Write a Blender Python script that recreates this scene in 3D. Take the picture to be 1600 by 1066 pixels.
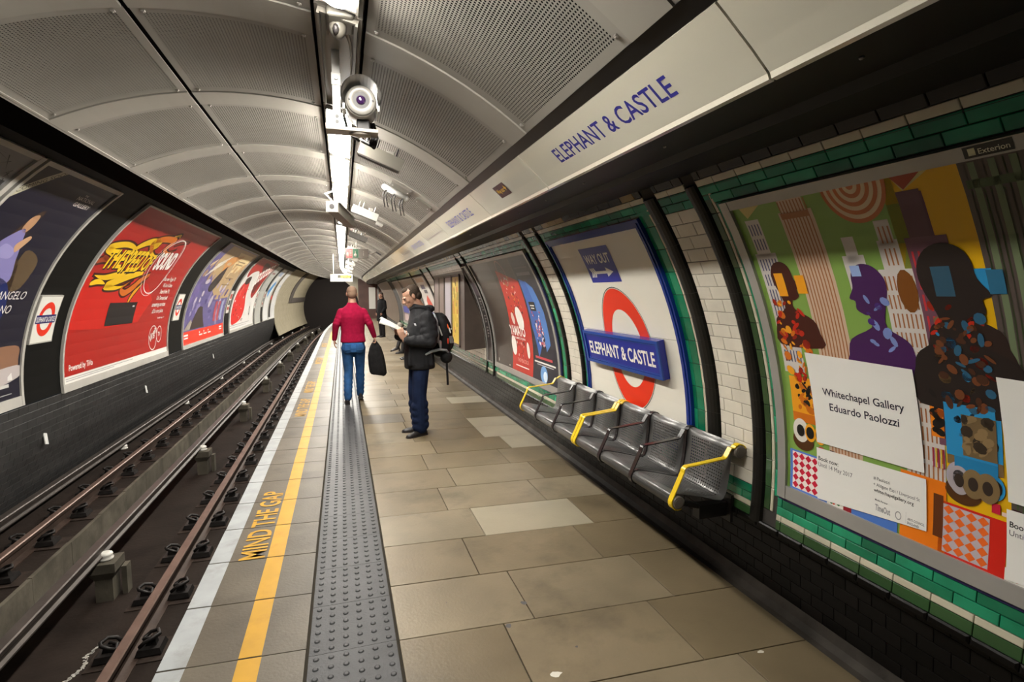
import bpy, bmesh, math, random
from mathutils import Vector, Matrix
from mathutils.geometry import tessellate_polygon

# ---------------------------------------------------------------- scene, camera, light
for o in list(bpy.data.objects):
    bpy.data.objects.remove(o, do_unlink=True)
SC = bpy.context.scene
COL = SC.collection
CAM_H = 1.70
cam_data = bpy.data.cameras.new('camera')
cam_data.sensor_width = 36.0
cam_data.lens = 36.0 * 828.0 / 1600.0
cam_data.clip_start = 0.02
cam = bpy.data.objects.new('camera', cam_data)
COL.objects.link(cam)
cam.location = (0, 0, CAM_H)
cam.rotation_euler = (math.pi / 2 - 0.091, 0, -0.309)
SC.camera = cam
SC.view_settings.view_transform = 'Standard'
SC.view_settings.look = 'None'
SC.view_settings.gamma = 1.0
SC.view_settings.use_curve_mapping = False
SC.view_settings.exposure = 0.0
LAMP_POWER = 165.0
LAMP_COL = (1.0, 0.955, 0.87)
world = bpy.data.worlds.new('world')
SC.world = world
world.use_nodes = True
world.node_tree.nodes['Background'].inputs[0].default_value = (0.9, 0.95, 1.0, 1)
world.node_tree.nodes['Background'].inputs[1].default_value = 0.02

random.seed(11)
RAD = math.radians
PI = math.pi

# ---------------------------------------------------------------- tunnel geometry
XC, ZC, RW, RC = -0.4657, 0.6882, 2.617, 2.171     # tunnel axis, wall radius, ceiling radius
YEND = 37.0
def bend(y):
    d = max(0.0, y - 21.5)
    return 0.0028 * d * d
def bslope(y):
    return 0.0056 * max(0.0, y - 21.5)
def ring(y, a, off=0.0, R=RW):
    r = R - off
    return (XC + r * math.sin(RAD(a)), y, ZC + r * math.cos(RAD(a)))
def ysegs(y0, y1):
    lo, hi = min(y0, y1), max(y0, y1)
    if hi <= 21.5:
        return [lo, hi]
    pts = [lo]
    y = 21.5
    while y < hi - 1e-4:
        if y > lo + 1e-4:
            pts.append(y)
        y += 1.25
    pts.append(hi)
    return pts
def asegs(a0, a1, da=3.0):
    lo, hi = min(a0, a1), max(a0, a1)
    pts = [lo]
    k = math.ceil((lo + 0.05) / da)
    while k * da < hi - 0.05:
        pts.append(k * da)
        k += 1
    pts.append(hi)
    return pts

# ---------------------------------------------------------------- materials
MATS = {}
def mat(name, col, rough=0.5, metal=0.0, var=0.0, scale=8.0, bump=0.0, bscale=40.0, emit=0.0, rnd=0.0,
        spec=0.5, dirt=None, dscale=2.0, coat=0.0):
    if name in MATS:
        return MATS[name]
    m = bpy.data.materials.new(name)
    m.use_nodes = True
    nt = m.node_tree
    N, L = nt.nodes, nt.links
    p = N['Principled BSDF']
    c = (col[0], col[1], col[2], 1)
    p.inputs['Base Color'].default_value = c
    p.inputs['Roughness'].default_value = rough
    p.inputs['Metallic'].default_value = metal
    p.inputs['Specular IOR Level'].default_value = spec
    if coat:
        p.inputs['Coat Weight'].default_value = coat
        p.inputs['Coat Roughness'].default_value = 0.06
    tc = None
    src = None
    if var or bump or dirt:
        tc = N.new('ShaderNodeTexCoord')
        geo = N.new('ShaderNodeNewGeometry')
    if var:
        nz = N.new('ShaderNodeTexNoise')
        nz.inputs['Scale'].default_value = scale
        nz.inputs['Detail'].default_value = 5
        L.new(geo.outputs['Position'], nz.inputs['Vector'])
        mr = N.new('ShaderNodeMapRange')
        mr.inputs[1].default_value = 0.3; mr.inputs[2].default_value = 0.7
        mr.inputs[3].default_value = 1 - var; mr.inputs[4].default_value = 1 + var
        L.new(nz.outputs['Fac'], mr.inputs[0])
        mx = N.new('ShaderNodeMix'); mx.data_type = 'RGBA'; mx.blend_type = 'MULTIPLY'
        mx.inputs[0].default_value = 1
        mx.inputs[6].default_value = c
        L.new(mr.outputs[0], mx.inputs[7])
        src = mx.outputs[2]
    if rnd:
        oi = N.new('ShaderNodeObjectInfo')
        mr2 = N.new('ShaderNodeMapRange')
        mr2.inputs[3].default_value = 1 - rnd; mr2.inputs[4].default_value = 1 + rnd
        L.new(oi.outputs['Random'], mr2.inputs[0])
        mx = N.new('ShaderNodeMix'); mx.data_type = 'RGBA'; mx.blend_type = 'MULTIPLY'
        mx.inputs[0].default_value = 1
        mx.inputs[6].default_value = c
        if src: L.new(src, mx.inputs[6])
        L.new(mr2.outputs[0], mx.inputs[7])
        src = mx.outputs[2]
    if dirt:
        nz = N.new('ShaderNodeTexNoise')
        nz.inputs['Scale'].default_value = dscale
        nz.inputs['Detail'].default_value = 7
        nz.inputs['Roughness'].default_value = 0.65
        L.new(geo.outputs['Position'], nz.inputs['Vector'])
        mr = N.new('ShaderNodeMapRange')
        mr.inputs[1].default_value = 0.52; mr.inputs[2].default_value = 0.72
        mr.inputs[3].default_value = 0; mr.inputs[4].default_value = 0.75
        L.new(nz.outputs['Fac'], mr.inputs[0])
        mx = N.new('ShaderNodeMix'); mx.data_type = 'RGBA'
        L.new(mr.outputs[0], mx.inputs[0])
        mx.inputs[6].default_value = c
        if src: L.new(src, mx.inputs[6])
        mx.inputs[7].default_value = (dirt[0], dirt[1], dirt[2], 1)
        src = mx.outputs[2]
    if src:
        L.new(src, p.inputs['Base Color'])
    if bump:
        nb = N.new('ShaderNodeTexNoise')
        nb.inputs['Scale'].default_value = bscale
        nb.inputs['Detail'].default_value = 4
        L.new(geo.outputs['Position'], nb.inputs['Vector'])
        b = N.new('ShaderNodeBump')
        b.inputs['Strength'].default_value = bump
        b.inputs['Distance'].default_value = 0.01
        L.new(nb.outputs['Fac'], b.inputs['Height'])
        L.new(b.outputs['Normal'], p.inputs['Normal'])
    if emit:
        p.inputs['Emission Color'].default_value = c
        p.inputs['Emission Strength'].default_value = emit
    MATS[name] = m
    return m

def perforated(name, col, pitch, hole, mu, mv, rough=0.45, metal=0.0, var=0.06):
    """sheet metal with real see-through holes: UVMap in metres, 'norm' 0..1 over the sheet, margins mu, mv"""
    m = mat(name, col, rough, metal, var=var, scale=3.0)
    nt = m.node_tree; N, L = nt.nodes, nt.links
    out = N['Material Output']; p = N['Principled BSDF']
    uv = N.new('ShaderNodeUVMap'); uv.uv_map = 'UVMap'
    nv = N.new('ShaderNodeUVMap'); nv.uv_map = 'norm'
    def mth(op, a, b=None, c=None):
        n = N.new('ShaderNodeMath'); n.operation = op
        for i, s in enumerate((a, b, c)):
            if s is None: continue
            if isinstance(s, (int, float)): n.inputs[i].default_value = s
            else: L.new(s, n.inputs[i])
        return n.outputs[0]
    s = N.new('ShaderNodeSeparateXYZ'); L.new(uv.outputs[0], s.inputs[0])
    q = N.new('ShaderNodeSeparateXYZ'); L.new(nv.outputs[0], q.inputs[0])
    du = mth('SUBTRACT', mth('FRACT', mth('DIVIDE', s.outputs[0], pitch)), 0.5)
    dv = mth('SUBTRACT', mth('FRACT', mth('DIVIDE', s.outputs[1], pitch)), 0.5)
    r = mth('SQRT', mth('ADD', mth('MULTIPLY', du, du), mth('MULTIPLY', dv, dv)))
    h = mth('LESS_THAN', r, hole / pitch / 2)
    eu = mth('LESS_THAN', mth('ABSOLUTE', mth('SUBTRACT', q.outputs[0], 0.5)), 0.5 - mu)
    ev = mth('LESS_THAN', mth('ABSOLUTE', mth('SUBTRACT', q.outputs[1], 0.5)), 0.5 - mv)
    msk = mth('MULTIPLY', h, mth('MULTIPLY', eu, ev))
    tr = N.new('ShaderNodeBsdfTransparent')
    mx = N.new('ShaderNodeMixShader')
    L.new(msk, mx.inputs[0]); L.new(p.outputs[0], mx.inputs[1]); L.new(tr.outputs[0], mx.inputs[2])
    L.new(mx.outputs[0], out.inputs['Surface'])
    return m

def ink(col, rough=0.35, spec=0.4):
    """flat print colour"""
    k = 'print_%02x%02x%02x_%d' % (tuple(int(max(0, min(1, c)) * 255) for c in col) + (int(rough * 100),))
    return mat(k, col, rough, spec=spec)
def srgb(r, g, b):
    f = lambda c: (c / 255 / 12.92) if c <= 10.3 else ((c / 255 + 0.055) / 1.055) ** 2.4
    return (f(r), f(g), f(b))

# ---------------------------------------------------------------- mesh builder
class MB:
    def __init__(self):
        self.v = []; self.f = []; self.m = []; self.sm = []; self.uv = {}; self.nv = {}
    def add(self, verts, faces, mi=0, smooth=False):
        n = len(self.v)
        self.v += [tuple(p) for p in verts]
        for f in faces:
            self.f.append(tuple(i + n for i in f)); self.m.append(mi); self.sm.append(smooth)
        return n
    def box(self, x0, x1, y0, y1, z0, z1, mi=0):
        v = [(x0, y0, z0), (x1, y0, z0), (x1, y1, z0), (x0, y1, z0), (x0, y0, z1), (x1, y0, z1), (x1, y1, z1), (x0, y1, z1)]
        self.add(v, [(0, 3, 2, 1), (4, 5, 6, 7), (0, 1, 5, 4), (1, 2, 6, 5), (2, 3, 7, 6), (3, 0, 4, 7)], mi)
    def obox(self, c, ax, ay, az, mi=0, bev=0.0):
        """box about c with half-axis vectors; bev shrinks the +az face"""
        c = Vector(c); ax = Vector(ax); ay = Vector(ay); az = Vector(az)
        k = 1.0
        v = []
        for sz in (-1, 1):
            fx = fy = 1.0
            if sz > 0 and bev:
                fx = 1 - bev / max(ax.length, 1e-6); fy = 1 - bev / max(ay.length, 1e-6)
            for sx, sy in ((-1, -1), (1, -1), (1, 1), (-1, 1)):
                v.append(c + ax * sx * fx + ay * sy * fy + az * sz)
        self.add(v, [(0, 3, 2, 1), (4, 5, 6, 7), (0, 1, 5, 4), (1, 2, 6, 5), (2, 3, 7, 6), (3, 0, 4, 7)], mi)
    def rbox(self, x0, x1, y0, y1, z0, z1, b=0.01, mi=0):
        """box with chamfered edges"""
        bm = bmesh.new()
        bmesh.ops.create_cube(bm, size=1.0)
        for v in bm.verts:
            v.co = Vector((x0 + (v.co.x + .5) * (x1 - x0), y0 + (v.co.y + .5) * (y1 - y0), z0 + (v.co.z + .5) * (z1 - z0)))
        bmesh.ops.bevel(bm, geom=bm.edges[:], offset=b, segments=2, affect='EDGES', profile=0.5)
        self.from_bm(bm, mi)
    def from_bm(self, bm, mi=0, smooth=False, M=None):
        bm.verts.ensure_lookup_table()
        for i, v in enumerate(bm.verts): v.index = i
        self.add([(M @ v.co) if M else v.co for v in bm.verts], [[v.index for v in f.verts] for f in bm.faces], mi, smooth)
        bm.free()
    def tube(self, pts, r, n=8, mi=0, caps=True, smooth=True):
        pts = [Vector(p) for p in pts]
        rr = r if isinstance(r, (list, tuple)) else [r] * len(pts)
        vs = []; fs = []
        ref = None
        for i, p in enumerate(pts):
            t = (pts[min(i + 1, len(pts) - 1)] - pts[max(i - 1, 0)]).normalized()
            if ref is None:
                ref = Vector((0, 0, 1)) if abs(t.z) < 0.9 else Vector((1, 0, 0))
            u = (ref - t * ref.dot(t)).normalized(); w = t.cross(u); ref = u
            for k in range(n):
                a = 2 * PI * k / n
                vs.append(p + (u * math.cos(a) + w * math.sin(a)) * rr[i])
        for i in range(len(pts) - 1):
            for k in range(n):
                k2 = (k + 1) % n
                fs.append((i * n + k, i * n + k2, (i + 1) * n + k2, (i + 1) * n + k))
        b = self.add(vs, fs, mi, smooth)
        if caps:
            self.f.append(tuple(b + k for k in reversed(range(n)))); self.m.append(mi); self.sm.append(False)
            e = b + (len(pts) - 1) * n
            self.f.append(tuple(e + k for k in range(n))); self.m.append(mi); self.sm.append(False)
    def loft(self, rings, mi=0, smooth=True, caps=True):
        n = len(rings[0]); vs = [p for r in rings for p in r]; fs = []
        for i in range(len(rings) - 1):
            for k in range(n):
                k2 = (k + 1) % n
                fs.append((i * n + k, i * n + k2, (i + 1) * n + k2, (i + 1) * n + k))
        b = self.add(vs, fs, mi, smooth)
        if caps:
            for s, rev in ((0, True), ((len(rings) - 1) * n, False)):
                r = [b + s + k for k in range(n)]
                self.f.append(tuple(reversed(r) if rev else r)); self.m.append(mi); self.sm.append(False)
    def ell(self, c, r, axes=None, n=12, mi=0):
        c = Vector(c)
        X, Y, Z = axes if axes else (Vector((1, 0, 0)), Vector((0, 1, 0)), Vector((0, 0, 1)))
        rings = []
        m = max(6, n // 2 + 1)
        for i in range(1, m):
            t = PI * i / m
            rings.append([c + X * r[0] * math.sin(t) * math.cos(2 * PI * k / n) + Y * r[1] * math.sin(t) * math.sin(2 * PI * k / n) - Z * r[2] * math.cos(t) for k in range(n)])
        vs = [p for q in rings for p in q] + [c - Z * r[2], c + Z * r[2]]
        fs = []
        for i in range(len(rings) - 1):
            for k in range(n):
                k2 = (k + 1) % n
                fs.append((i * n + k, i * n + k2, (i + 1) * n + k2, (i + 1) * n + k))
        b, t = len(rings) * n, len(rings) * n + 1
        for k in range(n):
            k2 = (k + 1) % n
            fs.append((b, k2, k)); fs.append((t, (len(rings) - 1) * n + k, (len(rings) - 1) * n + k2))
        self.add(vs, fs, mi, True)
    def cap(self, p0, p1, r0, r1, n=12, mi=0):
        """tapered capsule"""
        p0, p1 = Vector(p0), Vector(p1)
        d = (p1 - p0).normalized()
        pts, rr = [], []
        for i in range(4):
            a = PI / 2 * (1 - i / 4) ; pts.append(p0 - d * r0 * math.sin(a) * 0.98); rr.append(max(r0 * math.cos(a), r0 * 0.08))
        pts.append(p0); rr.append(r0); pts.append(p1); rr.append(r1)
        for i in range(1, 5):
            a = PI / 2 * (i / 4); pts.append(p1 + d * r1 * math.sin(a) * 0.98); rr.append(max(r1 * math.cos(a), r1 * 0.08))
        self.tube(pts, rr, n, mi)
    def limb(self, pts, rr, n=12, mi=0):
        for i in range(len(pts) - 1):
            self.cap(pts[i], pts[i + 1], rr[i], rr[i + 1], n, mi)
    def prism(self, poly, ys, mi=0, smooth=False, caps=True):
        """closed (x,z) outline swept along y, following the bend of the tunnel"""
        rings = [[(x + bend(y), y, z) for x, z in poly] for y in ys]
        self.loft(rings, mi, smooth, caps)
    def strip(self, line, ys, mi=0, uv=False):
        """open (x,z) polyline swept along y"""
        n = len(line)
        vs = [(x + bend(y), y, z) for y in ys for x, z in line]
        fs = [(j * n + i, j * n + i + 1, (j + 1) * n + i + 1, (j + 1) * n + i) for j in range(len(ys) - 1) for i in range(n - 1)]
        self.add(vs, fs, mi)
    def shell(self, a0, a1, y0, y1, o0, o1, R=RW, da=3.0, mi=0, bendit=True, uv=False):
        """curved slab between two angles, from offset o0 (wall side) to o1 (room side)"""
        A = asegs(a0, a1, da); Y = ysegs(y0, y1)
        na, ny = len(A), len(Y)
        vs = []
        for o in (o0, o1):
            for y in Y:
                for a in A:
                    x, yy, z = ring(y, a, o, R)
                    vs.append((x + (bend(y) if bendit else 0), yy, z))
        I = lambda s, j, i: s * na * ny + j * na + i
        fs = []; nf = 0
        for j in range(ny - 1):
            for i in range(na - 1):
                fs.append((I(1, j, i), I(1, j, i + 1), I(1, j + 1, i + 1), I(1, j + 1, i)))
        inner = len(fs)
        for j in range(ny - 1):
            fs.append((I(0, j, 0), I(1, j, 0), I(1, j + 1, 0), I(0, j + 1, 0)))
            fs.append((I(0, j, na - 1), I(0, j + 1, na - 1), I(1, j + 1, na - 1), I(1, j, na - 1)))
            for i in range(na - 1):
                fs.append((I(0, j, i), I(0, j + 1, i), I(0, j + 1, i + 1), I(0, j, i + 1)))
        for i in range(na - 1):
            fs.append((I(0, 0, i), I(0, 0, i + 1), I(1, 0, i + 1), I(1, 0, i)))
            fs.append((I(0, ny - 1, i), I(1, ny - 1, i), I(1, ny - 1, i + 1), I(0, ny - 1, i + 1)))
        b = self.add(vs, fs, mi)
        if uv:
            alo, ahi, ylo, yhi = A[0], A[-1], Y[0], Y[-1]
            for s in (0, 1):
                for j, y in enumerate(Y):
                    for i, a in enumerate(A):
                        self.uv[b + I(s, j, i)] = (RAD(a - alo) * R, y - ylo)
                        self.nv[b + I(s, j, i)] = ((a - alo) / (ahi - alo), (y - ylo) / (yhi - ylo))
    def mesh(self, name, mats, base=(0, 0, 0)):
        me = bpy.data.meshes.new(name)
        b = base
        me.from_pydata([(p[0] - b[0], p[1] - b[1], p[2] - b[2]) for p in self.v], [], self.f)
        for m in mats: me.materials.append(m)
        if len(mats) > 1: me.polygons.foreach_set('material_index', self.m)
        me.polygons.foreach_set('use_smooth', self.sm)
        if self.uv:
            for nm, d in (('UVMap', self.uv), ('norm', self.nv)):
                L = me.uv_layers.new(name=nm)
                for lp in me.loops:
                    L.data[lp.index].uv = d.get(lp.vertex_index, (0, 0))
        me.update()
        return me

WL = {}        # world origin of every object built here
def tag(o, label=None, cat=None, group=None, kind=None):
    if label: o['label'] = label
    if cat: o['category'] = cat
    if group: o['group'] = group
    if kind: o['kind'] = kind
    return o
def wloc(o):
    return WL.get(o.name, Vector((0, 0, 0))) if o else Vector((0, 0, 0))
def empty(name, loc=(0, 0, 0), label=None, cat=None, group=None, kind=None, rz=0.0):
    o = bpy.data.objects.new(name, None)
    o.empty_display_size = 0.1
    COL.objects.link(o)
    o.location = loc; o.rotation_euler = (0, 0, rz)
    WL[o.name] = Vector(loc)
    return tag(o, label, cat, group, kind)
def put(name, mb, m, parent=None, label=None, cat=None, group=None, kind=None):
    """link a builder as ONE mesh object; vertices are given in world space"""
    mats = m if isinstance(m, (list, tuple)) else [m]
    if parent is not None:
        base = wloc(parent)
    else:
        xs = [p[0] for p in mb.v]; ys = [p[1] for p in mb.v]; zs = [p[2] for p in mb.v]
        base = Vector(((min(xs) + max(xs)) / 2, (min(ys) + max(ys)) / 2, min(zs)))
        if kind == 'structure': base = Vector((0, 0, 0))
    me = mb.mesh(name, mats, base) if isinstance(mb, MB) else mb
    o = bpy.data.objects.new(name, me)
    COL.objects.link(o)
    if parent is not None:
        o.parent = parent
    else:
        o.location = base
    WL[o.name] = base
    return tag(o, label, cat, group, kind)
def inst(name, me, parent, M, kind=None):
    o = bpy.data.objects.new(name, me)
    COL.objects.link(o)
    if parent is not None: o.parent = parent
    o.matrix_local = M
    if kind: o['kind'] = kind
    return o
def copy_tree(o, parent=None):
    c = o.copy(); COL.objects.link(c)
    if parent is not None: c.parent = parent
    for ch in [q for q in bpy.data.objects if q.parent == o]:
        copy_tree(ch, c)
    return c

# camera test for "which pieces show largest"
_cy, _sy, _cp, _sp = math.cos(.309), math.sin(.309), math.cos(.091), math.sin(.091)
FWD = Vector((_sy * _cp, _cy * _cp, -_sp)); RGT = Vector((_cy, -_sy, 0)); UPV = RGT.cross(FWD)
def shown(p, marg=60):
    d = Vector(p) - Vector((0, 0, CAM_H)); c = d.dot(FWD)
    if c < 0.2: return 1e9
    u = 800 + 828 * d.dot(RGT) / c; v = 533 - 828 * d.dot(UPV) / c
    if -marg < u < 1600 + marg and -marg < v < 1066 + marg: return c
    return 1e9

class Pieces:
    """many alike pieces of one surface: the ones that show largest become parts of their own, the rest one part"""
    def __init__(self, parent, limit=290, far=1e8):
        self.parent = parent; self.items = {}; self.cache = {}; self.limit = limit; self.far = far
    def tile(self, name, c, ax, ay, n, hx, hy, th, m, bev=0.004):
        """c: centre on the wall, ax/ay unit vectors, n room-side normal, half sizes, thickness"""
        self.items.setdefault(name, []).append((Vector(c), Vector(ax), Vector(ay), Vector(n), hx, hy, th, m, bev))
    def geom(self, hx, hy, th, bev):
        if bev < 0:          # half-round rib section
            n = 6
            P = [(-hx * math.cos(PI * k / n), th * math.sin(PI * k / n) ** 0.6 if 0 < k < n else 0.0) for k in range(n + 1)]
            v = [(x, y, z) for y in (-hy, hy) for x, z in P]
            m = n + 1
            return v, [(k, k + 1, m + k + 1, m + k) for k in range(n)] + [tuple(range(m))[::-1], tuple(range(m, 2 * m))]
        v = [(-hx, -hy, 0), (hx, -hy, 0), (hx, hy, 0), (-hx, hy, 0)]
        w = th - bev * 0.6
        v += [(x, y, w) for x, y, _ in v[:4]]
        v += [(x - math.copysign(bev, x), y - math.copysign(bev, y), th) for x, y, _ in v[:4]]
        return v, [(8, 9, 10, 11)] + [(i, (i + 1) % 4, 4 + (i + 1) % 4, 4 + i) for i in range(4)] + [(4 + i, 4 + (i + 1) % 4, 8 + (i + 1) % 4, 8 + i) for i in range(4)]
    def unit(self, name, hx, hy, th, m, bev):
        k = (name, round(hx, 4), round(hy, 4), round(th, 4), m.name)
        if k not in self.cache:
            b = MB()
            b.add(*self.geom(hx, hy, th, bev), 0, False)
            self.cache[k] = b.mesh(name, [m])
        return self.cache[k]
    def done(self):
        for name, its in self.items.items():
            its.sort(key=lambda t: shown(t[0]))
            rest = {}
            cnt = 0
            for t in its:
                c, ax, ay, n, hx, hy, th, m, bev = t
                s = shown(c)
                if cnt < self.limit and s < self.far:
                    M = Matrix(((ax.x, ay.x, n.x, c.x), (ax.y, ay.y, n.y, c.y), (ax.z, ay.z, n.z, c.z), (0, 0, 0, 1)))
                    M = Matrix.Translation(-wloc(self.parent)) @ M
                    inst(name, self.unit(name, hx, hy, th, m, bev), self.parent, M)
                    cnt += 1
                else:
                    rest.setdefault(m.name, []).append(t)
            if rest:
                b = MB(); ms = []
                for mn, ts in rest.items():
                    mi = len(ms); ms.append(MATS[mn])
                    for c, ax, ay, n, hx, hy, th, m, bev in ts:
                        v, fc = self.geom(hx, hy, th, bev)
                        b.add([c + ax * p[0] + ay * p[1] + n * p[2] for p in v], fc, mi, False)
                put(name, b, ms, self.parent, kind='stuff')

def wall_axes(a):
    s = 1 if a > 0 else -1
    n = Vector((-math.sin(RAD(a)), 0, -math.cos(RAD(a))))
    up = Vector((-math.cos(RAD(a)) * s, 0, math.sin(RAD(a)) * s))
    return up.cross(n), up, n
def wall_tile(P, name, y0, y1, a0, a1, m, th=0.008, off=0.0, gap=0.0018, bev=0.0022, R=RW):
    am = (a0 + a1) / 2; ym = (y0 + y1) / 2
    x, y, z = ring(ym, am, off, R)
    ax, ay, n = wall_axes(am)
    P.tile(name, (x + bend(ym), y, z), ax, ay, n, (y1 - y0) / 2 - gap, abs(a1 - a0) * RAD(1) * R / 2 - gap, th, m, bev)
def tile_field(P, name, y0, y1, a0, a1, tw, m, th=0.008, ta=1.63, shift=0.5, ms=None):
    """running-bond tiling of the wall between two y and two angles (a0 top, a1 bottom)"""
    rows = max(1, round(abs(a1 - a0) / ta)); da = (a1 - a0) / rows
    for r in range(rows):
        y = y0 - (tw * shift if r % 2 else 0.0)
        while y < y1 - 1e-4:
            u, v = max(y, y0), min(y + tw, y1)
            if v - u > 0.012:
                mm = m if not ms else (random.choice(ms))
                wall_tile(P, name, u, v, a0 + da * r, a0 + da * (r + 1), mm, th)
            y += tw

# ---------------------------------------------------------------- flat print on curved walls
def hmeasure():
    return text_raw('H', 0.0)[2]
_TX = {}
def text_raw(s, bold):
    k = (s, bold)
    if k in _TX: return _TX[k]
    cu = bpy.data.curves.new('lettering', 'FONT')
    cu.body = s; cu.size = 1.0; cu.resolution_u = 3; cu.offset = bold; cu.fill_mode = 'FRONT'
    ob = bpy.data.objects.new('lettering', cu); COL.objects.link(ob)
    me = bpy.data.meshes.new_from_object(ob)
    vs = [(v.co.x, v.co.y) for v in me.vertices]; fs = [tuple(p.vertices) for p in me.polygons]
    bpy.data.objects.remove(ob, do_unlink=True); bpy.data.meshes.remove(me); bpy.data.curves.remove(cu)
    x0 = min(v[0] for v in vs); x1 = max(v[0] for v in vs); hy = max(v[1] for v in vs)
    _TX[k] = (vs, fs, hy, x0, x1)
    return _TX[k]
HCAP = 0.729

class Print:
    """flat print of a poster: shapes in (y along the tunnel, arc angle), laid on the curved sheet"""
    def __init__(self, side, R=RW, off=0.02):
        self.side = side; self.R = R; self.off = off; self.mats = []; self.bms = []
    def idx(self, col, rough=0.35):
        m = ink(col, rough) if not isinstance(col, bpy.types.Material) else col
        if m not in self.mats: self.mats.append(m)
        return self.mats.index(m)
    def t(self, a): return -abs(a) * RAD(1) * self.R       # up the wall
    def raw(self, pts, faces, col, layer, rough=0.35):
        self.bms.append((pts, faces, self.idx(col, rough), layer))
    def poly(self, pts, col, layer=1, holes=()):
        loops = [[Vector((y, self.t(a), 0)) for y, a in L] for L in (pts,) + tuple(holes)]
        tris = tessellate_polygon(loops)
        flat = [(v.x, v.y) for L in loops for v in L]
        self.raw(flat, [tuple(t) for t in tris], col, layer)
    def rect(self, y0, y1, a0, a1, col, layer=1):
        self.poly([(y0, a0), (y1, a0), (y1, a1), (y0, a1)], col, layer)
    def blob(self, pts, col, layer=1, q=5):
        """closed smooth outline through the points"""
        n = len(pts); out = []
        for i in range(n):
            p0, p1, p2, p3 = pts[i - 1], pts[i], pts[(i + 1) % n], pts[(i + 2) % n]
            for k in range(q):
                t = k / q
                out.append(tuple(.5 * (2 * p1[c] + (p2[c] - p0[c]) * t + (2 * p0[c] - 5 * p1[c] + 4 * p2[c] - p3[c]) * t * t + (3 * p1[c] - p0[c] - 3 * p2[c] + p3[c]) * t ** 3) for c in (0, 1)))
        self.poly(out, col, layer)
    def flame(self, pts, w, col, layer=3, edge=None):
        """tapering, curling tongue; w = widest half width in metres"""
        k = 1 / (RAD(1) * self.R); n = len(pts); L = []
        for i in range(n - 1):
            p0, p1, p2, p3 = pts[max(i - 1, 0)], pts[i], pts[i + 1], pts[min(i + 2, n - 1)]
            for q in range(6):
                t = q / 6
                L.append(tuple(.5 * (2 * p1[c] + (p2[c] - p0[c]) * t + (2 * p0[c] - 5 * p1[c] + 4 * p2[c] - p3[c]) * t * t + (3 * p1[c] - p0[c] - 3 * p2[c] + p3[c]) * t ** 3) for c in (0, 1)))
        L.append(pts[-1]); m = len(L)
        for grow, cc, ly in ((.030, edge, layer), (0, col, layer + 1)):
            if cc is None: continue
            A, B = [], []
            for i, (y, a) in enumerate(L):
                y0, a0 = L[max(i - 1, 0)]; y1, a1 = L[min(i + 1, m - 1)]
                dy, dt = y1 - y0, (a1 - a0) / k
                d = math.hypot(dy, dt) or 1
                s = i / (m - 1); h = w * math.sin(PI * min(1, s * 1.0 + .08)) ** .7 * (1 - .35 * s) + grow
                A.append((y - dt / d * h, a + dy / d * h * k)); B.append((y + dt / d * h, a - dy / d * h * k))
            for i in range(m - 1): self.poly([A[i], A[i + 1], B[i + 1], B[i]], cc, ly)
    def ellipse(self, y, a, ry, rt, col, layer=1, hole=0.0, n=36, rot=0.0):
        k = 1 / (RAD(1) * self.R)
        def lp(f): 
            o = []
            for i in range(n):
                u, w = ry * f * math.cos(2 * PI * i / n), rt * f * math.sin(2 * PI * i / n)
                o.append((y + u * math.cos(rot) - w * math.sin(rot), a + (u * math.sin(rot) + w * math.cos(rot)) * k))
            return o
        self.poly(lp(1), col, layer, (lp(hole)[::-1],) if hole else ())
    def text(self, s, y, a, h, col, layer=2, width=None, bold=0.012, rot=0.0, shear=0.0, align='l', stack=None):
        vs, fs, hy, x0, x1 = text_raw(s, bold)
        k = h / HCAP
        kx = k if width is None else width / (x1 - x0)
        sg = -1 if self.side > 0 else 1
        ox = {'l': x0, 'c': (x0 + x1) / 2, 'r': x1}[align]
        c, sn = math.cos(rot), math.sin(rot)
        P = []
        for px, py in vs:
            u, w = (px - ox) * kx, py * k
            u += shear * w
            u, w = u * c - w * sn, u * sn + w * c
            P.append((y + sg * u, self.t(a) + w))
        self.raw(P, fs, col, layer)
    def build(self, name, parent, label=None, dz=0.00045, da=3.0):
        b = MB()
        for pts, faces, mi, layer in self.bms:
            bm = bmesh.new()
            vv = [bm.verts.new((p[0], p[1], 0)) for p in pts]
            for f in faces:
                if len(set(f)) == len(f):
                    try: bm.faces.new([vv[i] for i in f])
                    except ValueError: pass
            lo = min(p[1] for p in pts); hi = max(p[1] for p in pts)
            st = RAD(da) * self.R
            k = math.ceil(lo / st)
            while k * st < hi:
                bmesh.ops.bisect_plane(bm, geom=bm.verts[:] + bm.edges[:] + bm.faces[:], plane_co=(0, k * st, 0), plane_no=(0, 1, 0), dist=1e-6)
                k += 1
            if hi > lo and max(p[0] for p in pts) > 21.5:
                for yy in ysegs(21.5, max(p[0] for p in pts))[1:-1]:
                    bmesh.ops.bisect_plane(bm, geom=bm.verts[:] + bm.edges[:] + bm.faces[:], plane_co=(yy, 0, 0), plane_no=(1, 0, 0), dist=1e-6)
            for v in bm.verts:
                y, t = v.co.x, v.co.y
                a = -t / (RAD(1) * self.R) * self.side
                k0 = math.floor(a / da + 1e-7); f = a / da - k0
                p0, p1 = ring(y, k0 * da, self.off + layer * dz, self.R), ring(y, (k0 + 1) * da, self.off + layer * dz, self.R)
                x, yy, z = p0[0] + (p1[0] - p0[0]) * f, y, p0[2] + (p1[2] - p0[2]) * f
                v.co = (x + bend(y), yy, z)
            b.from_bm(bm, mi)
        return put(name, b, self.mats, parent, label)

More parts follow.
